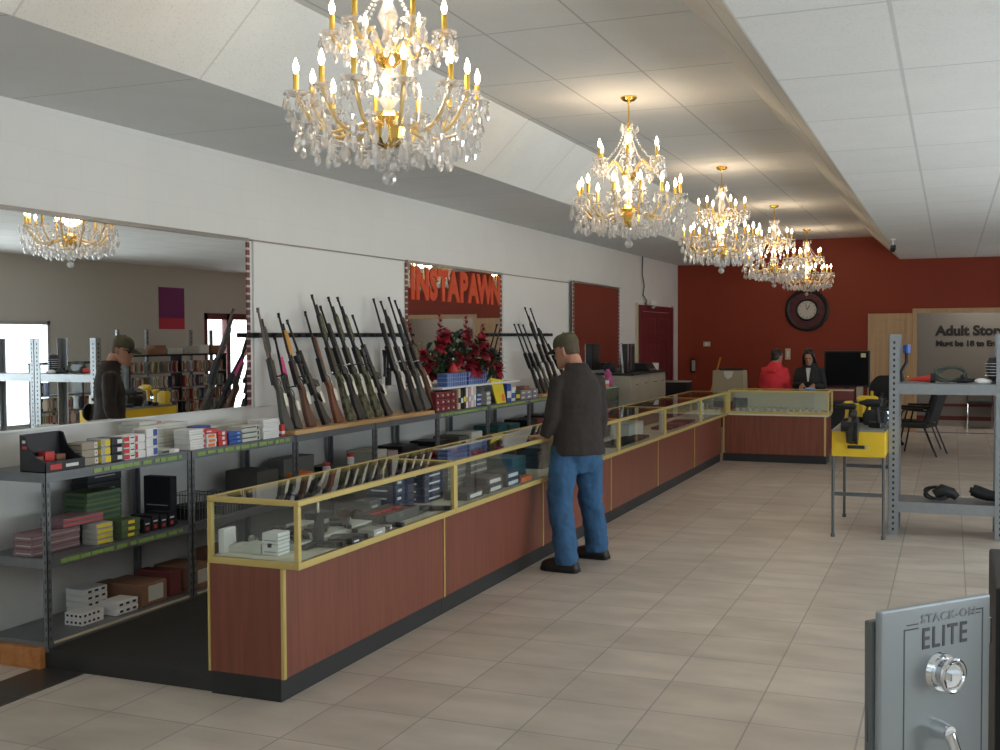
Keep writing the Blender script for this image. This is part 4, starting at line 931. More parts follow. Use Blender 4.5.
m = MB(); m.tube([(-.02,0,.05),(.04,0,.09),(.12,0,.07),(.16,0,.03)],[.04,.055,.045,.03],12); m.build('tool_body', rub, t, smooth=True)
t = thing('power_tool','black wedge-shaped tool at the right of the lower galvanised shelf','power tool',(.30,10.25,.29))
m = MB(); m.tube([(-.12,0,.10),(-.08,0,.085),(0,0,.06),(.10,0,.045),(.2,0,.04)],[.05,.055,.05,.04,.035],12); m.build('tool_body', rub, t, smooth=True); m = MB(); m.cyl((-.14,0,.10),(-.09,0,.09),.025); m.build('nozzle', blackm, t, smooth=True)
# top shelf goods
t = thing('flashlight','red tapered torch lying on the upper galvanised shelf','torch',(-.22,10.2,1.30))
m = MB(); m.tube([(-.11,0,.03),(-.02,0,.035),(.06,0,.04)],[.012,.022,.036],12); m.build('torch_body', mat('red_plastic', (.60,.04,.03), .35), t, smooth=True); m = MB(); m.cyl((.06,0,.045),(.10,0,.045),.042); m.build('torch_head', blackm, t, smooth=True)
t = thing('hose','dark hose with blue cap standing against the left post of the galvanised shelf','hose',(-.385,10.22,1.30))
m = MB(); m.tube([(.0,0,.01),(-.01,0,.10),(.03,.0,.18),(.03,0,.26)],[.018,.014,.014,.016],8); m.build('hose_tube', rub, t, smooth=True)
m = MB(); m.cyl((.03,0,.26),(.03,0,.33),.032); m.build('blue_cap', mat('blue_plastic', (.02,.10,.40), .4), t, smooth=True)
t = coil('coiled_hose','flat grey-green coil of cable in the middle of the upper galvanised shelf','cable',(.0,10.24,1.30),.12,.012,3,mat('grey_green_cable', (.08,.10,.08), .6))
t = thing('work_light','dark upright heater-like lamp on the upper galvanised shelf near the right edge','work lamp',(.34,10.24,1.30))
m = MB(); m.lathe([(.0,.0),(.075,.0),(.075,.02),(.03,.03),(.055,.06),(.068,.12),(.066,.18),(.045,.22),(.0,.235)],n=20); m.build('lamp_housing', mat('dark_purple_plastic', (.03,.03,.045), .3), t, smooth=True)
m = MB()
for k in range(5): m.tube([(.070*math.cos(a),.070*math.sin(a),.07+.025*k) for a in [2*PI*j/20 for j in range(20)]],.003,5,closed=True)
m.build('guard_rings', chrome, t, smooth=True)
t = thing('rag','crumpled white rag on the front edge of the upper galvanised shelf','rag',(.24,10.10,1.30)); m = MB(); m.ball((0,0,.025),.045,12,8,(1.3,.8,.6)); m.ball((.05,.01,.02),.03,10,6,(1.2,1,.7)); o = fuse(m,'cloth',whitec,t,.006,2); o.location = (0,0,0); o.matrix_parent_inverse = Matrix.Identity(4)
t = thing('power_tool','small dark tool with cord left of the rag on the upper galvanised shelf','power tool',(.12,10.16,1.30))
m = MB(); m.tube([(-.07,0,.025),(0,0,.03),(.05,0,.025)],[.02,.026,.015],10); m.cyl((-.02,0,.03),(-.03,-.03,.07),.014); m.build('tool_body', rub, t, smooth=True)

# ================================================================== YELLOW TOOL CABINET ON LEGS
yel = mat('yellow_enamel', (.78,.52,.02), .4, var=.05)
def tool_table(loc, label, w=.43, d=1.15, h=.91):
    t = thing('tool_cabinet', label, 'tool cabinet', loc)
    m = MB(); m.box(0,w,.0,.03,h-.22,h-.005); m.box(0,.012,.03,d,h-.22,h-.005); m.box(w-.012,w,.03,d,h-.22,h-.005); m.box(0,w,d-.012,d,h-.22,h-.005); m.build('yellow_body', yel, t, bevel=.004)
    m = MB(); m.box(-.005,w+.005,-.005,d+.005,h-.006,h)
    y = .05
    while y < d: m.box(.02,w-.02,y,y+.035,h,h+.008); y += .07
    m.build('slotted_top', mat('worn_table_top', (.30,.29,.27), .4, metal=.4, var=.2), t)
    m = MB(); m.box(w*.30,w*.62,-.012,.001,h-.150,h-.122); m.build('handle_recess', blackm, t, bevel=.004)
    m = MB(); m.cyl((w*.66,-.014,h-.136),(w*.66,.0,h-.136),.012); m.build('lock', chrome, t, smooth=True)
    for x,y in ((.012,.02),(w-.012,.02),(.012,d-.03),(w-.012,d-.03)):
        m = MB(); sg = -1 if x < .1 else 1; m.tube([(x,y,h-.2),(x+sg*.0,y,.02)],[.014,.012],8); m.cyl((x,y,0),(x,y,.03),.018); m.build('leg', mat('grey_leg_paint', (.10,.11,.12), .45), t, smooth=True)
    for y,zz in ((.02,.37),(d-.03,.49)):
        m = MB(); m.bar((.012,y,zz),(w-.012,y,zz),.02,.03); m.build('cross_rail', mat('grey_leg_paint', (.10,.11,.12), .45), t)
    return t
tool_table((-.93,9.745,0), 'yellow drawer-fronted tool cabinet on grey legs, nearest of the clutter by the shelf')
def drill(loc, rz, label, c1, c2, s=1.0):
    t = thing('cordless_drill', label, 'power tool', loc, rz); t.scale = (s,s,s)
    m = MB(); m.tube([(-.09,0,.205),(-.07,0,.21),(.06,0,.21),(.09,0,.21)],[.025,.036,.034,.022],12); m.tube([(-.04,0,.19),(-.055,0,.10),(-.06,0,.05)],[(.022,.020),(.019,.018),(.022,.02)],10); m.build('drill_housing', c1, t, smooth=True)
    m = MB(); m.tube([(.09,0,.21),(.12,0,.21),(.14,0,.21)],[.022,.018,.008],10); m.cyl((.14,0,.21),(.20,0,.21),.004,n=6); m.build('chuck', gunsteel, t, smooth=True)
    m = MB(); m.box(-.10,.02,-.035,.035,0,.052); m.build('battery', c2, t, bevel=.008); return t
drill((-.62,10.05,.918),2.6,'black cordless drill standing at the front of the yellow cabinet top',blackm,black)
drill((-.70,10.62,.918),.3,'yellow-bodied drill at the rear of the yellow cabinet top',yel,black)
t = thing('circular_saw','dark saw with a round guard drooping over the front of the yellow cabinet','power tool',(-.76,9.69,.918))
m = MB(); m.tube([(-.0,-.02,-.10),(0,.03,.03),(.0,.16,.075)],[.045,.06,.045],14); m.tube([(.0,.14,.07),(.02,.06,.15),(.0,-.02,.12)],.018,10); m.build('saw_body', mat('dark_tool_metal', (.035,.037,.035), .4, metal=.4, var=.4, vscale=20), t, smooth=True)
m = MB(); m.cyl((.03,-.04,-.02),(.05,-.04,-.02),.095,n=28); m.build('blade_guard', gunsteel, t, smooth=True)
m = MB(); m.cyl((-.09,.02,.03),(-.02,.02,.03),.045,n=16); m.build('motor', rub, t, smooth=True)
t = thing('tool_bag','black soft tool bag on the right rear of the yellow cabinet top','bag',(-.62,10.42,.918))
m = MB(); m.box(-.10,.10,-.14,.14,0,.12); m.build('bag_body', blackm, t, bevel=.03, seg=3); m = MB(); m.tube([(-.08,0,.11),(-.05,0,.19),(.05,0,.19),(.08,0,.11)],.009,8); m.build('bag_handle', rub, t, smooth=True)
drill((-.86,10.60,.918),1.2,'small yellow drill at the left rear of the yellow cabinet top',yel,black,.8)
drill((-.84,10.20,.918),2.9,'black drill at the left edge of the yellow cabinet top',rub,black,.8)
t = thing('tool_case','upright yellow tool case at the back of the yellow cabinet top','case',(-.76,10.86,.918)); m = MB(); m.box(-.07,.07,-.04,.04,0,.16); m.build('case_body',yel,t,bevel=.012); m = MB(); m.tube([(-.03,0,.158),(-.03,0,.19),(.03,0,.19),(.03,0,.158)],.007,6); m.build('case_handle',blackm,t,smooth=True)
# ================================================================== CHAIRS
def armchair(loc, rz, label):
    t = thing('stacking_armchair', label, 'chair', loc, rz); fb = mat('black_mesh_fabric', (.02,.02,.022), .8)
    # faces -Y... seat front at +y
    m = MB(); m.box(-.24,.24,-.22,.24,.40,.45); m.build('seat', fb, t, bevel=.018, seg=3)
    m = MB(); m.loft([[(-.23+.0,y,z),(.23,y,z),(.23,y-.03,z),(-.23,y-.03,z)] for y,z in ((-.21,.47),(-.26,.62),(-.31,.78),(-.34,.87))]); m.build('backrest', fb, t, bevel=.014)
    fr = mat('black_tube', (.02,.02,.022), .3, metal=.5)
    for k in (-1,1):
        m = MB(); x = k*.26; m.tube([(x,-.36,.01),(x,-.20,.40),(x,-.34,.90)],.013,8); m.build('rear_frame', fr, t, smooth=True)
        m = MB(); m.tube([(x,.24,.01),(x,.17,.40),(x,.12,.62),(x,.08,.66),(x,-.24,.64)],.013,8); m.build('front_frame', fr, t, smooth=True)
        m = MB(); m.box(x-.025,x+.025,-.18,.12,.655,.685); m.build('armrest', fr, t, bevel=.01)
    return t
armchair((-.45,16.85,0), math.radians(75), 'black stacking armchair seen side-on beyond the galvanised shelf')
armchair((-.52,17.5,0), math.radians(80), 'black armchair directly behind the other black armchair beyond the shelf')
t = thing('side_chair','chrome-legged black chair against the grey corridor wall','chair',(.50,22.0,0))
fb = mat('black_vinyl', (.015,.015,.017), .5)
m = MB(); m.box(-.22,.22,-.20,.20,.44,.49); m.build('seat', fb, t, bevel=.015); m = MB(); m.box(-.19,.19,.18,.21,.60,.90); m.build('backrest', fb, t, bevel=.012)
for x in (-.21,.21):
    m = MB(); m.tube([(x,-.2,0),(x,-.19,.46)],.013,8); m.build('leg', chrome, t, smooth=True)
    m = MB(); m.tube([(x,.24,0),(x,.17,.46),(x,.22,.88)],.013,8); m.build('leg', chrome, t, smooth=True)
p = onY(882,400,18.2); t = thing('office_chair','black rounded office chair in front of the light wood door','chair',(p.x+.02,18.2,0))
m = MB(); m.box(-.24,.24,-.22,.22,.44,.52); m.build('seat', fb, t, bevel=.03, seg=3)
m = MB(); m.loft([[(x*math.sqrt(max(0.05,1-((z-.82)/.27)**2)),y,z) for x,y in ((-.24,.22),(.24,.22),(.22,.27),(-.22,.27))] for z in [.58,.66,.76,.86,.96,1.04,1.075]]); m.build('backrest', fb, t, bevel=.01)
m = MB(); m.cyl((0,0,.10),(0,0,.45),.03); m.box(-.03,.03,.0,.25,.46,.49); m.box(-.03,.03,.24,.27,.46,.7); m.build('gas_column', blackm, t)
for k in range(5):
    a = 2*PI*k/5; m = MB(); m.tube([(0,0,.11),(.28*math.cos(a),.28*math.sin(a),.07)],[.025,.015],8); m.ball((.28*math.cos(a),.28*math.sin(a),.03),.03,8,6); m.build('base_leg', blackm, t, smooth=True)
# ================================================================== STOCK
def ypx(px, X, z):
    k = (px-500)/FPX; dz = z-EYE
    return (k*(X*_F.x+dz*_F.z) - X*_R.x - dz*_R.z)/(_R.y - k*_F.y)
CARDM = {}
def box_mesh(dx, dy, dz, mt, bands=(), lid=False):
    """bands: (material, face 'X' or 'Y', u0,u1,v0,v1 as fractions of the face)"""
    key = (round(dx,3),round(dy,3),round(dz,3),mt.name,tuple((b[0].name,)+tuple(b[1:]) for b in bands),lid)
    if key in CARDM: return CARDM[key]
    m = MB(); e = .0012
    c = min(.004, dz*.08)
    x,y = dx/2, dy/2
    m.loft([[(-x+c,-y+c,0),(x-c,-y+c,0),(x-c,y-c,0),(-x+c,y-c,0)],[(-x,-y,c),(x,-y,c),(x,y,c),(-x,y,c)],[(-x,-y,dz-c),(x,-y,dz-c),(x,y,dz-c),(-x,y,dz-c)],[(-x+c,-y+c,dz-.0008),(x-c,-y+c,dz-.0008),(x-c,y-c,dz-.0008),(-x+c,y-c,dz-.0008)]])
    mats = [mt]
    for b in bands:
        if b[0] not in mats: mats.append(b[0])
        m.mi = mats.index(b[0]); f,u0,u1,v0,v1 = b[1:]
        z0,z1 = c+(dz-2*c)*v0, c+(dz-2*c)*v1
        if f == 'X': m.box(x-.001,x+e,-y+dy*u0,-y+dy*u1,z0,z1)
        else: m.box(-x+dx*u0,-x+dx*u1,-y-e,-y+.001,z0,z1)
    if lid:
        if blackm not in mats: mats.append(blackm)
        m.mi = mats.index(blackm); m.box(x-.0005,x+.0008,-y,y,dz*.72,dz*.74); m.box(-x,x,-y-.0008,-y+.0005,dz*.72,dz*.74)
    o = m.build('tmp', mats); me = o.data; bpy.data.objects.remove(o); CARDM[key] = me; return me
POS = {1:[''],2:['bottom','top'],3:['bottom','middle','top'],4:['bottom','second','third','top'],5:['bottom','second','third','fourth','top'],6:['bottom','second','third','fourth','fifth','top']}
def stack_boxes(name, cat, base, xf, y0, z0, dx, dy, dz, n=1, mt=greyc, bands=(), cols=1, gap=.002, lid=False, group=None, skew=.01, word='pile'):
    """a pile of n boxes, front face at X=xf, repeated in cols columns along +Y; a pile of n*cols boxes"""
    out = []
    for j in range(cols):
        for k in range(n):
            o = bpy.data.objects.new(name, box_mesh(dx,dy,dz,mt,bands,lid)); C.objects.link(o)
            o.location = (xf-dx/2+random.uniform(-skew,0)*.6, y0+dy/2+j*(dy+gap), z0+k*(dz+.0005))
            o.rotation_euler = (0,0,random.uniform(-skew,skew)*1.2)
            lab = base
            if cols > 1: lab += ', ' + (['left column','right column'] if cols == 2 else ['left column','middle column','right column'] if cols == 3 else ['first column','second column','third column','fourth column'])[j]
            if n > 1: lab += (', ' if cols == 1 else ' ') + POS[n][k] + (' of the '+word if cols == 1 else ' box')
            tag(o, lab, cat, group or (base if n*cols > 1 else None)); out.append(o)
    return out
T1, T2, T3 = 1.021, .571, .136     # shelf tops
W, Y_ = 'X', 'Y'
def strip(m_, f='X', u0=0, u1=1, v0=.3, v1=.7): return (m_, f, u0, u1, v0, v1)

# --- bay 1, top shelf
t = thing('display_tray','black open cardboard display stand with red marks at the near shelf end','display stand',(-4.42,4.55,T1))
dk = mat('black_card', (.015,.016,.022), .45)
m = MB()
m.prism([(-.085,0),(.085,0),(.085,.055),(.02,.075),(-.03,.12),(-.06,.19),(-.085,.195)], lambda a,b,z: (a*1.0,z,b), -.14,-.132)
m.prism([(-.085,0),(.085,0),(.085,.055),(.02,.075),(-.03,.12),(-.06,.19),(-.085,.195)], lambda a,b,z: (a*1.0,z,b), .132,.14)
m.box(-.09,-.083,-.14,.14,0,.195); m.box(.08,.086,-.14,.14,0,.055); m.box(-.085,.085,-.14,.14,0,.006); m.build('card_tray',dk,t)
m = MB(); m.box(.086,.088,-.11,-.03,.012,.04); m.box(-.07,-.04,-.142,-.140,.12,.135); m.build('red_printing',redc,t)
m = MB(); m.box(.086,.088,-.0,.09,.018,.035); m.box(-.07,-.05,-.1425,-.140,.15,.165); m.build('white_printing',whitec,t)
for k in range(3): m = MB(); m.box(-.07,-.02,-.115+.08*k,-.05+.08*k,.006,.075+.02*(k%2)); m.build('tray_packet',[brown,redc,brown][k],t)
stack_boxes('ammunition_box','box','beige and white small box behind the black display stand',-4.47,4.74,T1,.09,.13,.034,3,lgreyc,[strip(blackm,v0=.55,v1=.75),strip(whitec,u0=.85,v0=.1,v1=.9)],cols=2)
stack_boxes('ammunition_box','box','tan small box with white end right of the black display stand',-4.38,4.72,T1,.10,.12,.042,3,mat('tan_card', (.36,.31,.25), .7),[strip(whitec,u0=.8,v0=.08,v1=.92),strip(blackm,u0=.86,u1=.93,v0=.3,v1=.7),strip(blackm,'Y',.1,.9,.6,.7)])
stack_boxes('ammunition_box','box','dark box with yellow end on the near top shelf',-4.36,4.85,T1,.10,.07,.045,3,greyc,[strip(yellowc,u0=.4,v0=.08,v1=.92),strip(yellowc,'Y',.6,1,.1,.9)])
stack_boxes('ammunition_box','box','black and white small box on the near top shelf',-4.36,4.93,T1,.10,.085,.045,3,dk,[strip(whitec,u0=.55,v0=.2,v1=.8),strip(greyc,'Y',.1,.9,.3,.6)])
stack_boxes('ammunition_box','box','red and white small box on the near top shelf',-4.36,5.03,T1,.10,.09,.034,4,whitec,[strip(redc,u0=.0,u1=.5,v0=.05,v1=.95),strip(dgreenc,u0=.6,u1=.95,v0=.55,v1=.8)])
stack_boxes('ammunition_box','box','white box with red edge on the near top shelf',-4.36,5.13,T1,.10,.08,.046,3,whitec,[strip(redc,u0=.0,u1=.22,v0=.05,v1=.95)])
stack_boxes('ammunition_box','box','pale box with blue end on the near top shelf',-4.36,5.22,T1,.10,.10,.055,3,whitec,[strip(bluec,u0=.6,u1=.95,v0=.08,v1=.92),strip(greyc,'Y',.1,.9,.1,.9)])
stack_boxes('ammunition_box','box','dark blue box on top behind the beige boxes',-4.52,5.02,T1+.0,.10,.13,.12,1,bluec,[strip(blackm,'Y',.1,.9,.2,.5),strip(whitec,v0=.6,v1=.7)])
stack_boxes('shell_case','box','large pale grey shell box in the tall wall-side pile',-4.57,5.40,T1,.15,.235,.040,4,lgreyc,[strip(greyc,v0=.40,v1=.5),strip(greyc,'Y',0,1,.4,.5)],cols=2)
stack_boxes('shell_case','box','pale grey box lying on the tall pile by the wall',-4.58,5.42,T1+.163,.13,.20,.020,1,lgreyc,[strip(redc,u0=.8,v0=.2,v1=.8)])
stack_boxes('ammunition_box','box','flat pale box with green end near the second post',-4.36,5.36,T1,.12,.15,.026,1,lgreyc,[strip(dgreenc,u0=.0,u1=.4,v0=.1,v1=.9),strip(whitec,u0=.7,v0=.1,v1=.9)])
# bay 2, top shelf
stack_boxes('ammunition_box','box','white box in the first pile right of the second post',-4.36,5.62,T1,.12,.15,.031,4,whitec,[strip(greyc,v0=.45,v1=.52),strip(redc,u0=.9,v0=.1,v1=.9)])
stack_boxes('ammunition_box','box','orange and white box between white and blue piles',-4.36,5.79,T1,.10,.10,.028,3,whitec,[strip(orangec,u0=.15,u1=.85,v0=.15,v1=.85)])
stack_boxes('ammunition_box','box','red box above the orange and white pile',-4.37,5.79,T1+.087,.10,.12,.030,1,redc,[strip(whitec,u0=.1,u1=.5,v0=.3,v1=.6)])
stack_boxes('ammunition_box','box','red and white box left of the blue pile',-4.36,5.91,T1,.10,.09,.031,3,redc,[strip(whitec,u0=.45,u1=.75,v0=.1,v1=.9)])
stack_boxes('ammunition_box','box','dark blue box with lighter end in the second bay',-4.36,6.02,T1,.10,.13,.026,3,bluec,[strip(mat('light_blue_card', (.15,.35,.7), .5),u0=.7,u1=.95,v0=.2,v1=.8)],cols=1)
stack_boxes('ammunition_box','box','blue box raised behind the red and orange boxes',-4.50,5.86,T1,.10,.16,.125,1,bluec,[strip(whitec,v0=.7,v1=.8)])
stack_boxes('shell_case','box','pale grey shell box with dark green top stripe',-4.36,6.17,T1,.12,.20,.034,3,lgreyc,[strip(dgreenc,u0=.0,u1=.8,v0=.62,v1=.9),strip(dgreenc,u0=.86,u1=.94,v0=.1,v1=.9)])
stack_boxes('shell_case','box','pale grey shell box by the wall in the second bay',-4.57,6.06,T1,.14,.28,.026,4,lgreyc,[strip(greyc,v0=.4,v1=.5)],cols=2)
stack_boxes('ammunition_box','box','white box in the tall white pile beside the rifle plank',-4.35,6.40,T1,.13,.19,.0265,5,whitec,[strip(greyc,v0=.45,v1=.52),strip(mat('pale_pink_print', (.75,.5,.5), .6),'Y',.2,.8,.3,.6)])
stack_boxes('ammunition_box','box','slim red and white box touching the rifle plank',-4.35,6.62,T1,.10,.04,.085,1,redc,[strip(whitec,v0=.2,v1=.45),strip(whitec,'Y',0,1,.2,.45)])
# --- bay 1, middle shelf
stack_boxes('ammunition_box','box','pinkish long box at the open end of the middle shelf',-4.44,4.42,T2,.13,.34,.040,3,mauvec,[strip(greyc,v0=.35,v1=.45),strip(greyc,'Y',.1,.9,.3,.5)])
stack_boxes('ammunition_box','box','yellow-ended box on the near middle shelf',-4.37,4.74,T2,.0+.10,.12,.030,4,greyc,[strip(yellowc,v0=.15,v1=.85),strip(blackm,u0=.3,u1=.7,v0=.4,v1=.6)]) if False else None
stack_boxes('ammunition_box','box','yellow-fronted box on the near middle shelf',-4.37,4.81,T2,.10,.13,.029,4,greyc,[strip(yellowc,u0=.05,u1=.95,v0=.15,v1=.85)])
stack_boxes('gun_case','case','long dark mauve flat box above the pinkish boxes',-4.42,4.62,T2+.123,.16,.30,.024,2,mauvec,[strip(redc,v0=.3,v1=.6)])
stack_boxes('ammunition_box','box','green shell box in the upper green pile, middle shelf',-4.48,4.86,T2,.17,.27,.055,5,greenc,[strip(dgreenc,v0=.3,v1=.7),strip(dgreenc,'Y',.1,.9,.3,.7)],cols=1)
stack_boxes('ammunition_box','box','green and yellow small box on the middle shelf',-4.36,5.0,T2,.09,.15,.036,3,greenc,[strip(yellowc,u0=.35,u1=.7,v0=.2,v1=.8)])
stack_boxes('shell_case','box','tall black box column behind the green boxes',-4.62,5.02,T2,.12,.28,.075,5,dk,[strip(greyc,u0=.2,u1=.8,v0=.4,v1=.5)])
for k in range(4): stack_boxes('blister_pack','packet',['first','second','third','fourth'][k]+' leaning black packet with red mark on the middle shelf',-4.37,5.20+.075*k,T2,.16,.06,.085+.01*(k%2),1,dk,[strip(redc,u0=.3,u1=.7,v0=.15,v1=.4),strip(whitec,u0=.2,u1=.8,v0=.6,v1=.7),strip(whitec,'Y',.2,.8,.5,.6)])
stack_boxes('gun_case','case','dark slim case leaning against the second post, middle shelf',-4.40,5.48,T2,.2,.06,.30,1,dk,[strip(greyc,'Y',.1,.9,.4,.42)])
# bay 2, middle shelf
def wire_basket(x,y,z,w_,d_,h,label):
    t = thing('wire_basket',label,'basket',(x,y,z)); m = MB()
    for zz in (.004,h*.5,h): m.tube([(-w_/2,-d_/2,zz),(w_/2,-d_/2,zz),(w_/2,d_/2,zz),(-w_/2,d_/2,zz)],.003,5,closed=True)
    m.build('rim_wires',dsteel,t,smooth=True); m = MB(); n = 7
    for k in range(n+1):
        f_ = k/n; 
        for a in ((-w_/2+w_*f_,-d_/2),(-w_/2+w_*f_,d_/2),(-w_/2,-d_/2+d_*f_),(w_/2,-d_/2+d_*f_)): m.cyl((a[0],a[1],0),(a[0],a[1],h),.002,n=5)
    m.build('upright_wires',dsteel,t); m = MB(); m.box(-w_/2+.01,w_/2-.01,-d_/2+.01,d_/2-.01,.002,h*.55); m.build('packets_inside',blackm,t)
wire_basket(-4.46,5.76,T2,.22,.20,.16,'dark wire basket right of the second post, middle shelf')
wire_basket(-4.46,6.02,T2,.22,.20,.13,'lower dark wire basket beside the other basket, middle shelf')
stack_boxes('gun_case','case','black flat pistol case on the middle shelf right of the baskets',-4.36,6.15,T2,.20,.26,.05,2,black,lid=True)
stack_boxes('carton','carton','large dark grey carton behind the nearest display case, middle shelf',-4.42,6.42,T2,.26,.26,.22,1,mat('charcoal_card', (.09,.09,.085), .7))
stack_boxes('shell_case','box','red and white box low in the second bay',-4.36,5.62,T2-.0,.0+.08,.10,.0+.045,1,whitec,[strip(redc,v0=.2,v1=.6)]) if False else None
# --- bottom shelf
stack_boxes('ammunition_box','box','white patterned ammunition box nearest on the bottom shelf',-4.40,4.72,T3,.12,.17,.036,2,whitec,[strip(blackm,u0=.1+.2*i,u1=.2+.2*i,v0=.3,v1=.7) for i in range(4)]+[strip(blackm,'Y',.1+.25*i,.22+.25*i,.3,.7) for i in range(4)])
stack_boxes('ammunition_box','box','white patterned ammunition box in the rear pile, bottom shelf',-4.56,4.92,T3,.14,.18,.036,4,whitec,[strip(blackm,u0=.15+.3*i,u1=.3+.3*i,v0=.3,v1=.7) for i in range(3)])
stack_boxes('ammunition_box','box','white patterned ammunition box in front of the brown carton, bottom shelf',-4.38,4.97,T3,.13,.18,.038,2,whitec,[strip(blackm,u0=.15+.3*i,u1=.3+.3*i,v0=.3,v1=.7) for i in range(3)])
stack_boxes('carton','carton','brown carton with white label on the bottom shelf',-4.38,5.19,T3,.30,.22,.13,1,brown,[strip(lgreyc,u0=.25,u1=.85,v0=.15,v1=.9)])
stack_boxes('carton','carton','darker brown carton against the wall on the bottom shelf',-4.66,5.02,T3,.08,.30,.12,1,brown)
stack_boxes('carton','carton','dark maroon carton with red spot near the second post, bottom shelf',-4.40,5.47,T3,.26,.10,.15,1,maroonc,[strip(redc,'Y',.3,.7,.2,.7)])
stack_boxes('carton','carton','brown carton with white label in the second bay, bottom shelf',-4.38,5.63,T3,.28,.22,.15,1,brown,[strip(lgreyc,u0=.35,u1=.85,v0=.2,v1=.8)])
stack_boxes('carton','carton','plain brown carton farther along the second bay, bottom shelf',-4.38,5.98,T3,.28,.30,.18,1,brown)
# --- bays 3 and 4 under the rifles
for k,(y,w_,z_,h,n,mt_,lb) in enumerate([(6.82,.30,T2,.035,3,black,'black flat pistol case below the leftmost rifles'),(7.16,.22,T2,.035,3,mat('charcoal_card', (.09,.09,.085), .7),'charcoal pistol case below the walnut rifle'),(7.42,.24,T2,.035,4,black,'black flat pistol case beside the charcoal cases'),
   (8.0,.22,T2,.07,3,lgreyc,'pinkish grey carton beneath the right half of the rifle row'),(8.25,.18,T2,.06,3,mat('pinkish_card', (.42,.33,.30), .7),'pinkish carton beneath the right half of the rifle row'),(8.5,.3,T2,.05,4,black,'black flat case beneath the right-hand rifles'),(8.84,.24,T2,.05,3,dk,'black case at the right end of the fourth bay')]):
    stack_boxes('gun_case' if 'case' in lb else 'carton','case' if 'case' in lb else 'carton',lb,-4.37,y,z_,.26,w_,h,n,mt_,lid=True)
stack_boxes('carton','carton','grey carton standing against the wall under the rifle plank',-4.58,7.0,T2,.14,.42,.24,1,mat('grey_board', (.22,.22,.21), .7))
stack_boxes('ammunition_box','box','bright red-orange box on the middle shelf under the leftmost rifles',-4.35,6.83,T2+.107,.10,.20,.055,1,orangec)
for k,(y,c,lb) in enumerate([(7.30,redc,'small red-capped jar under the walnut rifle'),(7.66,redc,'small red-capped jar left of the third shelf post')]):
    t = thing('jar',lb,'jar',(-4.40,y,T2+.107 if k==0 else T2+.142)); m = MB(); m.lathe([(0,0),(.03,0),(.032,.05),(.02,.06),(0,.06)],n=14); m.build('jar_body',whitec,t,smooth=True); m = MB(); m.lathe([(0,.06),(.027,.06),(.027,.085),(0,.088)],n=14); m.build('lid',c,t,smooth=True)
# --- bays 5 to 8
rb = mat('dark_red_print', (.20,.02,.03), .5, var=.3, vscale=60)
for c in range(4):
    for k in range(3):
        o = stack_boxes('ammunition_box','box','dark red patterned box, column %s from the rifle plank, %s row'%(['one','two','three','four'][c],['bottom','middle','top'][k]),-4.36,9.17+.115*c,T1+.062*k,.12,.11,.061,1,rb,[strip(cream,u0=.2,u1=.5,v0=.3,v1=.6),strip(blackm,u0=.6,u1=.8,v0=.2,v1=.8)],group='dark red patterned boxes under the flowers')
for k,(w_,h,mt_,bd,lb) in enumerate([(.05,.20,cream,blackm,'cream box with black stripe under the blue boxes'),(.05,.19,black,whitec,'black and white box right of the cream one'),(.05,.21,dk,yellowc,'black box with yellow band under the blue boxes'),(.05,.20,whitec,greyc,'white box right of the yellow-banded one'),(.05,.20,mat('pink_card', (.62,.35,.36), .6),whitec,'pink box left of the tall white one'),(.055,.22,whitec,lgreyc,'tall white box in the upright row'),(.055,.22,lgreyc,whitec,'tall pale grey box in the upright row')]):
    stack_boxes('shell_box','box',lb,-4.36,9.66+.062*k,T1,.12,w_,h,1,mt_,[strip(bd,v0=.3,v1=.55)],skew=.003)
for c in range(2):
    stack_boxes('ammunition_box','box','small %s box right of the upright row'%['cream-banded','grey-banded'][c],-4.36,10.12+.12*c if c==0 else 10.36,T1,.12,.10,.045,3,[bluec,greyc][c],[strip([cream,whitec][c],v0=.3,v1=.7)])
# white ledge with the two blue packs and the flowers
m = MB(); m.box(-4.775,-4.36,9.30,11.30,1.225,1.243); tag(m.build('wall_ledge', whitec, bevel=.002),'thin white ledge over the shelving, under the flowers','ledge')
for y in (9.32,10.2,11.27): m = MB(); m.box(-4.775,-4.50,y-.01,y+.01,T1,1.224); m.build('bracket', whitec, bpy.data.objects['wall_ledge'])
plaid = grid_mat('blue_plaid', (.04,.09,.30), (.09,.16,.40), (.30,.36,.55), .05, .045, .006, (0,0), axes='YZ', rough=.5, noise=.1, bump=0)
for c in range(2):
    for k in range(3):
        stack_boxes('blue_packet','packet','blue patterned packet, %s block, %s layer'%(['left','right'][c],['bottom','middle','top'][k]),-4.37,9.42+.50*c,1.244+.042*k,.10,.47,.0415,1,plaid,skew=.002,group='blue patterned packets on the white ledge')
t = thing('folder','leaning yellow folder beside the blue packets','folder',(-4.36,10.70,T1)); m = MB(); m.prism([(-.10,.0),(.16,.0),(.12,.24),(-.20,.27)], lambda a,b,z: (z-b*.12,a,b), 0,.012); m.build('cover',yellowc,t); m = MB(); m.prism([(.06,.02),(.13,.02),(.125,.09),(.06,.09)], lambda a,b,z: (z-b*.12,a,b), .012,.014); m.build('orange_sticker',orangec,t)
for k,(mt_,bd) in enumerate([(bluec,whitec),(whitec,bluec),(dgreenc,yellowc)]): stack_boxes('shell_box','box',['blue box right of the yellow folder','white and blue box right of the yellow folder','dark green box right of the white and blue one'][k],-4.36,10.92+.13*k,T1,.12,.11,.19-.04*k,1,mt_,[strip(bd,v0=.2,v1=.6)])
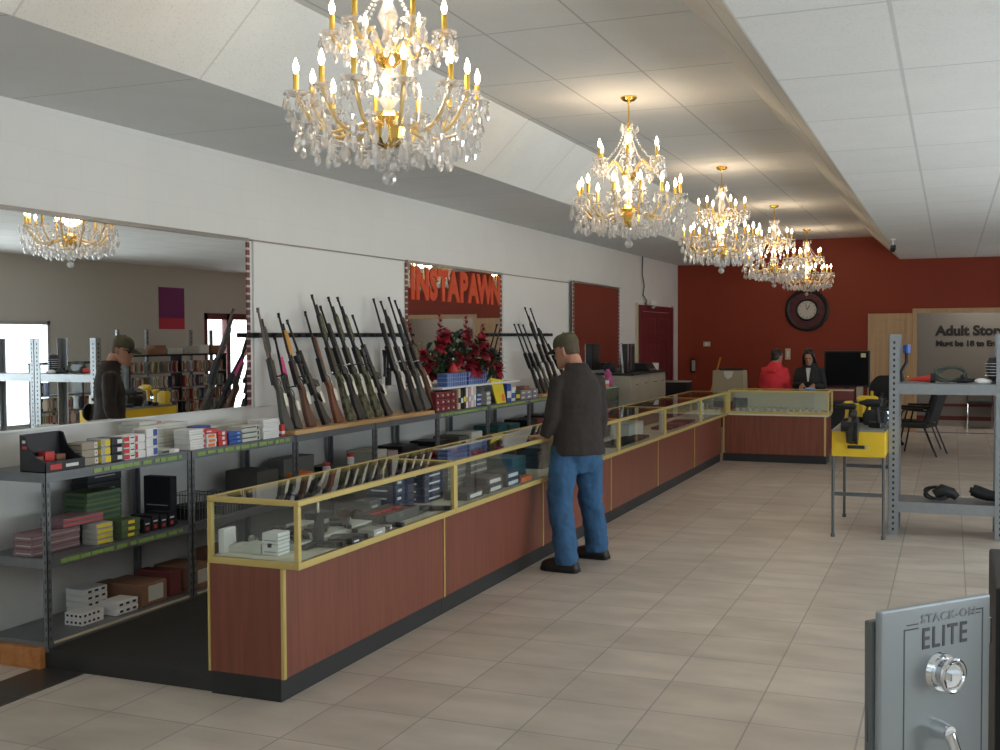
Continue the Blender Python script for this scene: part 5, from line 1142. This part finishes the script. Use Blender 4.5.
for k in range(3): stack_boxes('ammunition_box','box','grey-mauve box, %s cluster left of the short rifle row'%['first','second','third'][k],-4.36,11.33+.19*k,T1,.14,.17,.05,2,mat('grey_mauve_card', (.28,.25,.28), .6),[strip(whitec,u0=.2,u1=.6,v0=.3,v1=.6)])
stack_boxes('ammunition_box','box','small brown box on the grey-mauve cluster',-4.38,11.50,T1+.102,.10,.16,.04,1,brown)
for i,(y,n,w_,h,mt_,lb) in enumerate([(9.2,3,.28,.06,black,'black case in the fifth bay, middle shelf'),(9.52,1,.14,.10,orangec,'orange box in the fifth bay, middle shelf'),(9.70,4,.24,.045,mat('charcoal_card', (.09,.09,.085), .7),'charcoal case in the fifth bay, middle shelf'),(10.0,2,.26,.10,lgreyc,'pale carton in the fifth bay, middle shelf'),
    (10.38,3,.26,.05,black,'black case in the sixth bay, middle shelf'),(10.7,3,.26,.07,tealc,'teal case in the sixth bay, middle shelf'),(11.02,4,.30,.05,tealc,'teal case at the far end of the sixth bay'),(11.56,3,.26,.07,black,'black case in the seventh bay, middle shelf'),(11.9,2,.24,.1,maroonc,'maroon carton in the seventh bay, middle shelf'),(12.2,3,.3,.07,dk,'dark case in the seventh bay beside the man'),(12.8,2,.3,.1,greyc,'grey carton in the eighth bay'),(13.2,2,.3,.1,brown,'brown carton in the eighth bay')]):
    stack_boxes('gun_case' if 'case' in lb else 'carton','case' if 'case' in lb else 'carton',lb,-4.37,y,T2,.28,w_,h,n,mt_,lid='case' in lb)
for k in range(7):
    stack_boxes('shell_box','box','%s box on the top shelf just right of the man'%['green','yellow','dark blue','orange','teal','red','white'][k],-4.36,13.02+.12*k,T1,.16,.11,.20-.015*(k%3),1,[dgreenc,yellowc,bluec,orangec,mat('teal_card', (.02,.22,.20), .5),redc,whitec][k],[strip([yellowc,dgreenc,yellowc,yellowc,whitec,yellowc,redc][k],v0=.15,v1=.5),strip(whitec,v0=.85,v1=.98)])
# --- flowers
fl = thing('flower_arrangement','large red artificial flower arrangement in front of the middle mirror','flowers',(-4.53,9.95,1.244))
m = MB(); m.lathe([(0,0),(.08,0),(.12,.05),(.13,.10),(.11,.15),(.10,.16),(0,.15)],n=20); m.build('basket', mat('woven_basket', (.22,.12,.05), .8, var=.3, vscale=60, bump=.5, bscale=90), fl, smooth=True)
leafm = mat('dark_leaf', (.02,.055,.022), .6, var=.4, vscale=10); petal = mat('red_petal', (.30,.010,.028), .55, var=.3, vscale=20); palel = mat('yellow_bud', (.55,.50,.15), .6)
rnd = random.Random(11); m = MB()
def leaf(m, p, d, L, w_, droop=.4):
    p = Vector(p); d = Vector(d).normalized(); s_ = d.cross(Vector((0,0,1)));
    if s_.length < .1: s_ = Vector((0,1,0))
    s_.normalize(); pts = []
    for k in range(5):
        f_ = k/4; c = p + d*L*f_ + Vector((0,0,-droop*L*f_*f_)); ww = w_*math.sin(PI*min(.98,.12+.86*f_)); pts.append((c-s_*ww, c+Vector((0,0,.15*ww)), c+s_*ww))
    vs = [q for t_ in pts for q in t_]; fs = []
    for k in range(4): a = 3*k; fs += [(a,a+1,a+4,a+3),(a+1,a+2,a+5,a+4)]
    m.add(vs, fs)
for k in range(260):
    a = rnd.uniform(0,2*PI); e = rnd.uniform(-.1,1.3); d = Vector((abs(math.cos(a)*math.cos(e))*.5, math.sin(a)*math.cos(e), math.sin(e)*.75))
    yy_ = rnd.uniform(-.46,.46); b = Vector((.03+yy_*.40+rnd.uniform(-.03,.04), yy_, rnd.uniform(.10,.46-.3*abs(yy_)))); leaf(m, b, d, rnd.uniform(.10,.26), rnd.uniform(.012,.028))
o = m.build('foliage', leafm, fl); o['kind'] = 'stuff'
def bloom(c, r):
    m = MB()
    for ring_,n,e0 in ((1,9,.15),(.7,7,.7),(.45,5,1.2)):
        for k in range(n):
            a = 2*PI*k/n + rnd.uniform(-.2,.2)+ring_; loc = Vector((math.cos(e0)*math.cos(a), math.cos(e0)*math.sin(a), math.sin(e0)))
            # face the camera side (+X -Y)
            rotm = Matrix.Rotation(-.5,3,'Z') @ Matrix.Rotation(1.1,3,'Y'); leaf(m, c, rotm @ loc, r*ring_, r*.30, .1)
    m.build('red_bloom', petal, fl)
for y,z_,r_ in [(-.36,.22,.12),(-.30,.14,.11),(-.42,.30,.08),(.08,.20,.14),(-.02,.26,.10),(.18,.16,.10),(.30,.33,.11),(.36,.24,.10),(.24,.42,.10),(-.24,.40,.10),(-.18,.48,.08),(.42,.14,.09),(.14,.34,.09),(-.10,.13,.08),(.02,.44,.07)]: bloom((.05+y*.42+rnd.uniform(0,.05), y*1.15, z_), r_*1.12)
for y0_,z1_,ln_ in [(-.20,.70,.30),(.12,.68,.28),(.34,.60,.24),(.16,.56,.2),(-.14,.56,.2)]:
    m = MB(); m.tube([(0,y0_*.6,.2),(.02+y0_*.4,y0_,z1_-ln_),(.02+y0_*.4,y0_*1.05,z1_)],.004,5)
    for k in range(26):
        f_ = k/25; c = Vector((.02+y0_*.4,y0_*(1+.05*f_),z1_-ln_+ln_*f_)); a = k*2.4; rr = .055*(1-.6*f_)
        leaf(m, c, (math.cos(a),math.sin(a),.7), rr*1.5, rr*.5, .1)
    m.build('red_flower_spike', petal, fl)
m = MB()
for k in range(24): m.ball((.05,rnd.uniform(-.05,.55)-.1,rnd.uniform(.1,.42)),.010,6,4)
m.build('yellow_buds', palel, fl)['kind'] = 'stuff'
for k,(y_,lb) in enumerate([(10.02,'small white cup among the red flowers on the ledge')]):
    t = thing('cup',lb,'cup',(-4.46,y_,1.371)); m = MB(); m.lathe([(0,0),(.03,0),(.042,.10),(.038,.10),(.028,.01),(0,.01)],n=16); m.build('cup_body',whitec,t,smooth=True)
t = thing('paper_cone','small red cone on the blue packets, left of the white cup','ornament',(-4.48,9.80,1.371)); m = MB(); m.lathe([(0,.0),(.06,0),(.004,.12),(0,.122)],n=16); m.build('cone',redc,t,smooth=True); m = MB(); m.ball((0,0,.125),.014,8,6); m.build('pompom',whitec,t)

# ================================================================== INSIDE THE DISPLAY CASES
DZ = .6675
_before = set(bpy.data.objects)
def pistol(x,y,z,rz,label,mt=gunblack,gm=gunblack,s=1.0,group=None):
    t = thing('pistol',label,'pistol',(x,y,z),rz,group); t.scale = (s,s,s)   # lying on its side; profile in XY
    P = lambda a,b,q: (a,b,q)
    m = MB(); m.prism([(-.01,.0),(.185,.0),(.19,.006),(.19,.028),(.18,.032),(-.005,.032),(-.012,.02)],P,.002,.027); m.build('slide',mt,t,bevel=.003)
    m = MB(); m.prism([(-.005,.0),(.15,.0),(.15,-.014),(.075,-.018),(.055,-.022),(.035,-.105),(.03,-.11),(-.015,-.10),(-.018,-.09),(.005,-.02)],P,.0035,.0255); m.build('grip_frame',gm,t,bevel=.004)
    m = MB(); m.tube([(.06,-.02,.014),(.072,-.045,.014),(.10,-.045,.014),(.112,-.016,.014)],.004,6); m.tube([(.08,-.016,.014),(.078,-.034,.014)],.003,5); m.build('trigger_guard',gm,t,smooth=True); return t
silverm = mat('nickel', (.55,.56,.58), .2, metal=1)
pl = [(-2.98,4.78),(-3.22,4.80),(-3.10,5.02),(-3.26,5.06),(-2.97,5.16),(-3.14,5.30),(-3.28,5.36),(-3.0,5.38)]
pl = [(-3.06,4.86),(-3.30,4.76),(-3.04,5.06),(-3.29,4.92),(-3.06,5.36),(-3.05,5.50),(-3.07,5.97),(-3.04,6.10)]
for k,(x,y) in enumerate(pl): pistol(x,y,DZ+.001,[.2,2.2,.5,.2,.4,.1,1.2,.3][k],'%s pistol lying in the nearest display counter, %s'%(['black','nickel','black','black','nickel','black','dark','black'][k],['at the front glass near the corner','rear left by the upright pale box','front row, second from the corner','rear left behind the riser','front row middle','front row left of the maroon tray','right of the maroon tray','front right by the first gold post'][k]),[gunblack,silverm,gunblack,gunblack,silverm,gunblack,gunsteel,gunblack][k])
stack_boxes('ammunition_box','box','white speckled box at the end glass of the nearest counter',-3.06,4.60,DZ,.09,.10,.055,2,whitec,[strip(greyc,v0=.2,v1=.35),strip(greyc,v0=.6,v1=.7),strip(greyc,'Y',.1,.9,.2,.35)])
stack_boxes('ammunition_box','box','light grey box left of the white speckled boxes',-3.155,4.60,DZ,.10,.12,.05,1,lgreyc)
stack_boxes('ammunition_box','box','low light grey box at the left of the end glass',-3.26,4.60,DZ,.09,.12,.034,1,lgreyc)
stack_boxes('ammunition_box','box','upright pale box in the back left corner of the nearest counter',-3.345,4.56,DZ,.03,.10,.12,1,whitec)
def binocular(x,y,rz,label):
    t = thing('binoculars',label,'binoculars',(x,y,DZ),rz)
    for k in (-1,1):
        m = MB(); m.tube([(-.07,k*.032,.04),(-.03,k*.032,.04),(-.02,k*.036,.04),(.05,k*.038,.04),(.07,k*.038,.04)],[.018,.020,.032,.034,.038],14); m.build('barrel',rub,t,smooth=True)
        m = MB(); m.cyl((.066,k*.038,.04),(.072,k*.038,.04),.030,n=16); m.build('lens',mat('amber_lens', (.12,.06,.03), .05),t)
    m = MB(); m.box(-.03,.03,-.02,.02,.035,.055); m.cyl((-.02,0,.05),(.02,0,.05),.012); m.build('bridge',black,t)
binocular(-3.27,4.98,-1.2,'black binoculars at the back of the nearest counter'); binocular(-3.26,5.62,-.9,'binoculars beside the maroon tray in the nearest counter')
t = thing('holster','black holster standing upright behind the front glass corner','holster',(-3.02,4.90,DZ)); m = MB(); m.tube([(0,0,0),(0,0,.06),(0,.01,.13),(0,.0,.17)],[(.03,.02),(.045,.025),(.035,.02),(.012,.012)],12); m.build('holster_body',blackm,t,smooth=True)
m = MB(); m.tube([(0,0,.16),(0,0,.26)],.006,6); m.build('strap',tagm,t)
t = thing('knife_tray','open grey tray lined in maroon inside the nearest counter','tray',(-3.07,5.73,DZ))
m = MB(); m.box(-.10,.10,-.21,.21,0,.01); m.box(-.10,-.09,-.21,.21,.01,.06); m.box(.09,.10,-.21,.21,.01,.06); m.box(-.10,.10,-.21,-.20,.01,.06); m.box(-.10,.10,.20,.21,.01,.06); m.build('tray_body',mat('charcoal_card', (.09,.09,.085), .7),t)
m = MB(); m.box(-.089,.089,-.199,.199,.01,.05); m.build('maroon_lining',maroonc,t); m = MB()
for k in range(3): m.prism([(-.07,-.01),(.0,-.015),(.06,0),(.0,.012),(-.07,.01)], lambda a,b,z: (b*1.0+.0,a-.12+.12*k,z), .0505,.058)
m.build('red_knife_handles',redc,t)
for k,(x,y,w_,h,mt_,lb) in enumerate([(-3.30,5.10,.16,.06,greyc,'grey flat box at the rear left of the nearest counter'),(-3.31,5.30,.14,.09,dk,'dark box at the rear of the nearest counter, left of the binoculars'),(-3.31,5.86,.14,.08,mat('grey_plastic', (.16,.16,.165), .45),'grey box at the rear of the nearest counter, right of the binoculars'),(-3.33,6.14,.10,.12,lgreyc,'pale upright box at the rear near the first gold post'),(-2.93,4.98,.10,.03,blackm,'small black pouch at the front glass, nearest counter'),(-2.93,5.22,.12,.035,greyc,'small grey pouch at the front glass, nearest counter')]):
    stack_boxes('goods_box','box',lb,x+.06,y,DZ,.10,w_,h,1,mt_,[strip(whitec,u0=.2,u1=.7,v0=.3,v1=.6)],lid=True)
for k in range(7): pistol(-3.16+.05*(k%2),4.74+.112*k,DZ+.037,-1.3+.2*(k%3),'dark pistol on the small riser, %s from the end glass'%['first','second','third','fourth','fifth','sixth','seventh'][k],[gunblack,gunsteel][k%2],gunblack,.8)
m = MB(); m.box(-3.21,-3.04,4.74,5.50,DZ,DZ+.035); tag(m.build('riser', lgreyc, bevel=.004),'low pale riser carrying dark pistols in the nearest counter','riser')
# two rows of pistol cases, second half of case 1 and case 2
navy = mat('navy_plastic', (.02,.035,.10), .4, var=.1); chp = mat('charcoal_plastic', (.05,.05,.055), .45)
stack_boxes('pistol_case','case','navy pistol case at the far end of the nearest counter',-3.16,6.02,DZ,.20,.24,.048,4,navy,[strip(whitec,u0=.1,u1=.3,v0=.3,v1=.7),strip(whitec,'Y',.15,.7,.35,.6)],lid=True)
stack_boxes('pistol_case','case','navy pistol case just beyond the first gold post',-3.13,6.36,DZ,.22,.26,.048,4,navy,[strip(whitec,v0=.35,v1=.6,u0=.2,u1=.8),strip(whitec,'Y',.15,.7,.35,.6)],lid=True)
wl = [strip(whitec,u0=.15,u1=.85,v0=.2,v1=.75)]
for k in range(3): stack_boxes('pistol_case','case','charcoal pistol case with white front label, %s of three low ones'%['left','middle','right'][k],-2.92,6.55+.33*k,DZ,.17,.26,.052,1+(k>0),chp,wl,lid=True)
stack_boxes('pistol_case','case','grey pistol case in the tall pile of the second counter',-3.12,6.68,DZ,.22,.28,.046,5,mat('grey_plastic', (.16,.16,.165), .45),[strip(cream,v0=.4,v1=.5)],lid=True)
stack_boxes('pistol_case','case','grey pistol case in the farther tall pile of the second counter',-3.12,7.05,DZ,.22,.28,.046,5,mat('grey_plastic', (.16,.16,.165), .45),[strip(cream,v0=.4,v1=.6)],lid=True)
stack_boxes('pistol_case','case','teal pistol case left of the man in the second counter',-3.0,7.52,DZ,.22,.28,.055,3,tealc,lid=True)
stack_boxes('ammunition_box','box','orange-fronted flat box by the man in the second counter',-2.92,7.5,DZ,.06,.22,.035,1,orangec)
stack_boxes('pistol_case','case','black pistol case in the third counter nearest the man',-3.05,8.30,DZ,.22,.28,.055,3,black,lid=True)
stack_boxes('pistol_case','case','teal pistol case in the third counter',-3.05,8.68,DZ,.22,.28,.055,2,tealc,lid=True)
for k in range(4): pistol(-3.1,9.1+.2*k,DZ+.001,.5+.8*k,['black','nickel','dark','black'][k]+' pistol in the third counter, %s in the row'%['first','second','third','last'][k],[gunblack,silverm,gunsteel,gunblack][k])
t = thing('white_pedestal','white box standing in the fourth counter beyond the man','box',(-3.2,11.3,DZ)); m = MB(); m.box(-.10,.10,-.28,.28,0,.14); m.build('card_body',whitec,t,bevel=.004); m = MB(); m.box(-.102,.102,-.282,.282,.135,.15); m.build('lid',lgreyc,t)
for k,(y,c) in enumerate([(11.9,whitec),(13.9,whitec)]):
    t = thing('display_cylinder',['white round stand by the post between the fourth and fifth counters','white round stand in the corner counter'][k],'stand',(-3.0,y+.12,DZ)); m = MB(); m.lathe([(0,0),(.04,0),(.04,.19),(.035,.2),(0,.2)],n=18); m.build('stand_body',c,t,smooth=True)
for k in range(6): stack_boxes('display_pad','pad','black velvet display pad, %s of the row in the fourth counter'%['first','second','third','fourth','fifth','last'][k],-2.95,10.1+.2*k,DZ,.2,.16,.03,1,blackm,[strip(silverm,u0=.3,u1=.6,v0=.4,v1=.6)])
for k in range(6): stack_boxes('display_pad','pad','dark display pad, %s of the row in the fifth counter'%['first','second','third','fourth','fifth','last'][k],-2.95,12.2+.22*k,DZ,.22,.18,.03,1,[maroonc,blackm,rb][k%3],[strip(silverm,u0=.3,u1=.6,v0=.4,v1=.6)])
for k in range(3): stack_boxes('display_pad','pad','pale display pad, %s in the corner counter'%['first','second','third'][k],-2.95,14.2+.3*k,DZ,.3,.26,.05,1,lgreyc)
for o in list(bpy.data.objects):
    if o not in _before and o.parent is None and o.name in C.objects: o.location.x += .075; o.location.y -= .10
for k in range(14):
    t = thing('ring_stand','small grey and white ring stand, one of the jewellery row','jewellery stand',(-2.70+.083*k,15.28,.676),group='ring stands in the back counter'); m = MB(); m.lathe([(0,0),(.03,0),(.028,.02),(.01,.045),(0,.05)],n=10); m.build('stand_body',lgreyc,t,smooth=True); m = MB(); m.tube([(.009*math.cos(a),0,.056+.009*math.sin(a)) for a in [q*PI/4 for q in range(8)]],.0025,5,closed=True); m.build('ring',silverm,t)
m = MB(); m.box(-2.72,-2.05,15.34,15.52,.676,.72); m.box(-2.70,-2.07,15.36,15.50,.72,.725); tag(m.build('jewellery_tray', lgreyc, bevel=.004),'long pale jewellery tray in the back counter','tray')
t = thing('jewellery_case','small dark lattice box at the left end of the back counter case','jewellery box',(-2.68,15.36,.7255)); m = MB(); m.box(-.09,.09,-.06,.06,0,.13); m.build('case_body',mat('dark_slate', (.08,.09,.09), .5),t,bevel=.005); m = MB()
for k in range(5): m.box(-.08+.04*k-.002,-.08+.04*k+.002,-.063,-.06,.01,.12)
for k in range(3): m.box(-.085,.085,-.0635,-.06,.03+.035*k,.034+.035*k)
m.build('lattice',silverm,t)
t = thing('cash_tray','bright blue and white packet on top of the back counter before the woman in black','packet',(-1.76,15.45,.9775)); m = MB(); m.box(-.07,.07,-.05,.05,0,.02); m.build('packet_body',mat('light_blue_card', (.15,.35,.7), .5),t,bevel=.003); m = MB(); m.box(-.05,.05,-.04,.02,.02,.025); m.build('paper',whitec,t)

# ================================================================== FAR LEFT CORNER
shelf_unit('shelving_unit', SXB, SXF, 13.92, 15.08, PZ, 1.025, (.135,.57,.82), dsteel, 'last shelving bay before the beige cabinets, with a green-grey bin on it', [], postw=.03)
t = thing('storage_bin','green-grey storage bin on the last shelving bay','bin',(-4.50,14.6,.82)); m = MB(); m.loft([[(-.18,-.34,0),(.18,-.34,0),(.18,.34,0),(-.18,.34,0)],[(-.2,-.38,.18),(.2,-.38,.18),(.2,.38,.18),(-.2,.38,.18)]]); m.build('bin_body',mat('green_grey_plastic', (.13,.15,.10), .5),t,bevel=.01); m = MB(); m.box(-.21,.21,-.39,.39,.18,.20); m.build('lid',greyc,t,bevel=.005)
t = thing('plush_toy','pink plush toy sitting on the bin','toy',(-4.40,14.78,1.021)); m = MB(); m.ball((0,0,.06),.07,12,8); m.ball((0,0,.17),.055,12,8); m.ball((.0,-.04,.22),.02,8,6); m.ball((.0,.04,.22),.02,8,6); m.tube([(0,-.05,.10),(.05,-.09,.05)],.02,8); m.tube([(0,.05,.10),(.05,.09,.05)],.02,8); o = fuse(m,'plush_body',mat('pink_plush', (.50,.10,.28), .9),None,.008,2); o.parent = t
stack_boxes('ammunition_box','box','white and orange box beside the pink plush toy',-4.33,14.42,1.021,.12,.2,.09,1,whitec,[strip(orangec,v0=.1,v1=.5)])
bei = mat('beige_enamel', (.42,.38,.30), .45)
def file_cab(y0, label):
    t = thing('filing_cabinet',label,'cabinet',(-4.48,y0+.5,PZ if y0<15 else 0)); m = MB(); h = 1.15; m.box(-.28,.28,-.5,.5,0,h); m.build('cabinet_body',bei,t,bevel=.006)
    for c in (0,1):
        for k in range(3):
            m = MB(); m.box(.28,.292,-.48+.49*c,-.01+.49*c,.05+.36*k,.39+.36*k); d_ = m.build('drawer',bei,t,bevel=.004); m = MB(); m.tube([(.292,-.30+.49*c,.30+.36*k),(.315,-.30+.49*c,.30+.36*k),(.315,-.19+.49*c,.30+.36*k),(.292,-.19+.49*c,.30+.36*k)],.006,6); m.build('drawer_handle',chrome,d_,smooth=True)
    return t
file_cab(15.25,'beige filing cabinet nearer the rifles, under the black tower'); file_cab(16.28,'beige filing cabinet next to the dark red door')
m = MB(); m.box(-4.77,-4.16,15.24,17.30,1.151,1.175); tag(m.build('cabinet_top', black, bevel=.003),'thin black slab laid across both beige cabinets','worktop')
t = thing('tower_speaker','tall black tower with pale upright stripes on the beige cabinets','speaker',(-4.50,16.15,1.176)); m = MB(); m.box(-.06,.06,-.20,.20,0,.42); m.build('tower_body',black,t,bevel=.01)
m = MB(); m.box(.06,.066,-.19,-.15,0,.42); m.box(.06,.066,-.02,.01,0,.42); m.build('silver_stripes',silverm,t); m = MB(); m.box(.0605,.064,.03,.18,.03,.39); m.build('grille',blackm,t)
t = thing('aluminium_rail','pale upright rail leaning left of the black tower','rail',(-4.40,15.55,1.176)); m = MB(); m.bar((0,0,0),(-.03,0,.44),.03,.03,(0,1,0)); m.build('rail_body',silverm,t)
t = thing('equipment_bag','low black bag behind the rail on the beige cabinets','bag',(-4.55,15.40,1.176)); m = MB(); m.ball((0,0,.08),.1,14,8,(1,1.2,.8)); m.build('bag_body',blackm,t,smooth=True)
t = thing('printer','low black printer right of the tower on the beige cabinets','printer',(-4.45,16.75,1.176)); m = MB(); m.loft([[(-.2,-.22,0),(.2,-.22,0),(.2,.22,0),(-.2,.22,0)],[(-.2,-.2,.12),(.12,-.2,.12),(.12,.2,.12),(-.2,.2,.12)]]); m.build('printer_body',black,t,bevel=.01); m = MB(); m.box(.12,.2,-.15,.15,.02,.03); m.build('paper_tray',greyc,t)
stack_boxes('carton','carton','small white carton at the right end of the beige cabinets',-4.3,17.05,1.176,.2,.22,.11,1,whitec)
# table with black crate, mop, big beige box
t = thing('side_table','low reddish table in the back left corner','table',(-3.85,18.6,0)); rw = mat('red_wood', (.16,.04,.03), .4); m = MB(); m.box(-.85,.95,-.35,.35,.60,.64); m.build('table_top',rw,t,bevel=.005)
for x in (-.8,.9):
    for y in (-.3,.3): m = MB(); m.box(x-.025,x+.025,y-.025,y+.025,0,.60); m.build('leg',rw,t)
t = thing('crate','open black crate on the reddish table','crate',(-4.30,18.5,.641)); m = MB(); m.box(-.22,.22,-.16,.16,0,.30); m.build('crate_body',blackm,t,bevel=.01); m = MB(); m.box(-.23,.23,-.17,-.16,.0,.03); m.box(-.23,.23,-.17,.17,.29,.31); m.build('rim',greyc,t)
t = thing('broom','broom with orange handle leaning on the red back wall','broom',(-4.10,19.6,0)); m = MB(); m.tube([(0,0,.12),(.12,1.10,1.30)],.016,8); m.build('handle',mat('orange_handle', (.62,.25,.04), .5),t,smooth=True); m = MB(); m.loft([[(-.14,-.03,0),(.14,-.03,0),(.14,.03,0),(-.14,.03,0)],[(-.04,-.02,.16),(.04,-.02,.16),(.04,.02,.16),(-.04,.02,.16)]]); m.build('bristles',brown,t)
t = thing('monitor_box','large beige carton with white label on the reddish table','carton',(-3.37,18.35,.641)); m = MB(); m.loft([[(-.26,-.2,0),(.26,-.2,0),(.26,.2,0),(-.26,.2,0)],[(-.245,-.2,.50),(.245,-.2,.50),(.245,.2,.50),(-.245,.2,.50)]]); m.build('carton_body',mat('beige_card', (.46,.40,.28), .7),t,bevel=.006)
m = MB(); m.prism([(-.07,.49),(.09,.49),(.07,.40),(.0,.36),(-.05,.40)], lambda a,b,z: (a,-.205+z,b), 0,.004); m.build('white_label',whitec,t); m = MB(); m.box(-.15,.22,-.12,.12,.50,.53); m.build('black_lid',black,t,bevel=.008)

# ================================================================== DESK AND TELEVISION
t = thing('desk','dark desk under the television, right of the women','desk',(-1.40,17.1,0)); m = MB(); m.box(-.55,.55,-.45,.45,.72,.76); m.build('desk_top',mat('dark_table', (.03,.028,.026), .5),t,bevel=.004)
m = MB(); m.box(-.53,.53,-.40,-.38,.06,.72); m.build('front_panel',blackm,t)
for x in (-.53,.49): m = MB(); m.box(x,x+.04,-.42,.42,0,.72); m.build('side_panel',blackm,t)
t = thing('television','large black television on the desk','television',(-1.44,17.35,.761))
m = MB(); m.box(-.33,.33,-.03,.03,.17,.72); m.build('casing',black,t,bevel=.01); m = MB(); m.box(-.305,.305,-.034,-.03,.20,.695); m.build('screen',mat('dark_screen', (.006,.006,.008), .6, spec=.1),t)
m = MB(); m.box(-.04,.04,-.02,.02,.01,.18); m.box(-.18,.18,-.12,.12,0,.02); m.build('stand',black,t,bevel=.004); m = MB(); m.box(.20,.27,-.036,-.0335,.62,.68); m.build('yellow_sticker',mat('pale_yellow_paper', (.70,.66,.30), .6),t)
stack_boxes('carton','carton','dark red carton with cream lid in front of the television',-1.28,16.74,.761,.42,.26,.17,1,maroonc,[strip(cream,'Y',0,1,.85,1)])
stack_boxes('carton','carton','narrow tan carton right of the dark red one',-1.18,16.76,.761,.08,.2,.2,1,mat('tan_card', (.36,.31,.25), .7))
for k,(x,y,mt_,h,lb) in enumerate([(-1.05,16.78,yel,.14,'yellow-cased hand tool on the desk'),(-.92,16.85,blackm,.12,'black hand tool at the right end of the desk'),(-1.82,16.80,blackm,.10,'black hand tool at the left end of the desk')]):
    t = thing('hand_tool',lb,'power tool',(x,y,.761)); m = MB(); m.tube([(0,-.09,.04),(0,0,.05),(0,.08,.04)],[.03,.04,.025],10); m.tube([(0,.02,.05),(0,.05,h)],[.02,.022],8); m.build('tool_body',mt_,t,smooth=True); m = MB(); m.tube([(0,.05,h),(.05,.12,h*.6),(.1,.05,.01)],.005,6); m.build('cord',rub,t,smooth=True)
t = thing('reflection_box','small dark box with painted bright reflections at the right rear of the yellow cabinet','screen',(-.585,10.86,.918))
m = MB(); m.box(-.075,.075,0,.04,0,.115); m.build('casing',black,t,bevel=.004)
m = MB()
for a,b in ((-.062,-.006),(.006,.062)): m.box(a,b,-.0025,0,.062,.09); m.box(a,b,-.0025,0,.02,.036)
m.build('painted_reflection',mat('painted_reflection', (.72,.88,1), .4, emit=1.6),t)  # two bright reflections put in as glowing squares
# ================================================================== MEDIA RACKS ON THE RIGHT (seen in the wall mirror)
def rack(x0,x1,y0,y1,zt,levels,label):
    t = thing('media_rack',label,'rack',((x0+x1)/2,(y0+y1)/2,0)); O = Vector(((x0+x1)/2,(y0+y1)/2,0))
    def L(m,nm,mm): m.v = [tuple(Vector(p)-O) for p in m.v]; return m.build(nm,mm,t)
    for y in (y0,(y0+y1)/2,y1-.03): m = MB(); m.box(x0,x1,y,y+.03,0,zt); L(m,'side_panel',black)
    for z_ in levels: m = MB(); m.box(x0,x1,y0+.03,y1-.03,z_-.02,z_); L(m,'shelf',dsteel)
    m = MB(); m.box(x0-.005,x1+.005,y0-.01,y1+.01,zt,zt+.03); L(m,'top_board',blackm)
    return t
LV = (.40,.62,.86,1.12)
rack(3.0,3.22,14.65,17.30,1.40,LV,'black media rack full of disc cases along the right wall, reflected behind the man')
rack(3.0,3.22,12.70,14.45,1.32,LV,'black media rack under the window on the right wall, reflected left of the man')
cols = [mat('dvd_%s'%n, c, .4) for n,c in (('white',(.6,.6,.58)),('grey',(.25,.25,.25)),('red',(.35,.04,.04)),('olive',(.22,.22,.08)),('black',(.03,.03,.03)),('tan',(.4,.3,.18)),('blue',(.06,.09,.2)),('cream',(.55,.5,.38)))]
rnd = random.Random(5)
dm = {}
for mt_ in cols:
    for w_ in (.020,.028,.036):
        m = MB(); m.box(0,.135,0,w_,0,.19); m.mi = 1; m.box(-.001,.001,w_*.15,w_*.85,.04,.15); o = m.build('x',[mt_, cols[(cols.index(mt_)+3)%8]]); dm[(mt_.name,w_)] = o.data; bpy.data.objects.remove(o)
cnt = 0
for (ya,yb_,nm) in ((14.70,17.24,'the long rack'),(12.75,14.40,'the rack under the window')):
    for z_,rn in zip(LV,('lowest','third','second','top')):
        y = ya
        while y < yb_ and cnt < 292:
            if abs(y-(ya+yb_)/2) < .06: y += .08
            w_ = rnd.choice((.020,.028,.036)); mt_ = rnd.choice(cols); o = bpy.data.objects.new('disc_case', dm[(mt_.name,w_)]); C.objects.link(o)
            o.location = (3.01+rnd.uniform(0,.02), y, z_+.0005); o.rotation_euler = (0,0,0)
            tag(o,'thin disc case standing in the %s row of %s'%(rn,nm),'disc case','disc cases in the %s row of %s'%(rn,nm)); cnt += 1
            y += w_ + (rnd.uniform(0,.008) if rnd.random() < .8 else rnd.uniform(.04,.12))
for k,(y,w_,h,mt_,lb) in enumerate([(14.72,.40,.11,mat('tan_card', (.36,.31,.25), .7),'tan box at the left end'),(15.30,.30,.16,brown,'brown box left of the middle'),(15.66,.40,.10,lgreyc,'pale flat box in the middle'),(16.14,.35,.14,greyc,'grey box right of the middle'),(16.55,.25,.16,whitec,'white box near the right'),(16.88,.30,.15,brown,'brown box at the right end')]):
    stack_boxes('carton','carton',lb+' on top of the long media rack, seen in mirror',3.20,y,1.431,.18,w_,h,1,mt_)
for k,y in enumerate((14.70,15.42,16.62,17.22)):
    t = thing('upright_post','steel upright rising behind the long media rack, %s from the left in the mirror'%['first','second','third','fourth'][k],'post',(3.28,y,0)); m = MB(); m.box(-.02,.02,-.03,.03,0,1.86); m.mi = 1; z_ = .1
    while z_ < 1.8: m.box(-.021,.0,-.008,.008,z_,z_+.03); z_ += .08
    m.build('post_body',[steel,mat('slot_dark', (.03,.03,.03), .8)],t)
for a in bpy.data.meshes:
    if a.users == 0: bpy.data.meshes.remove(a)
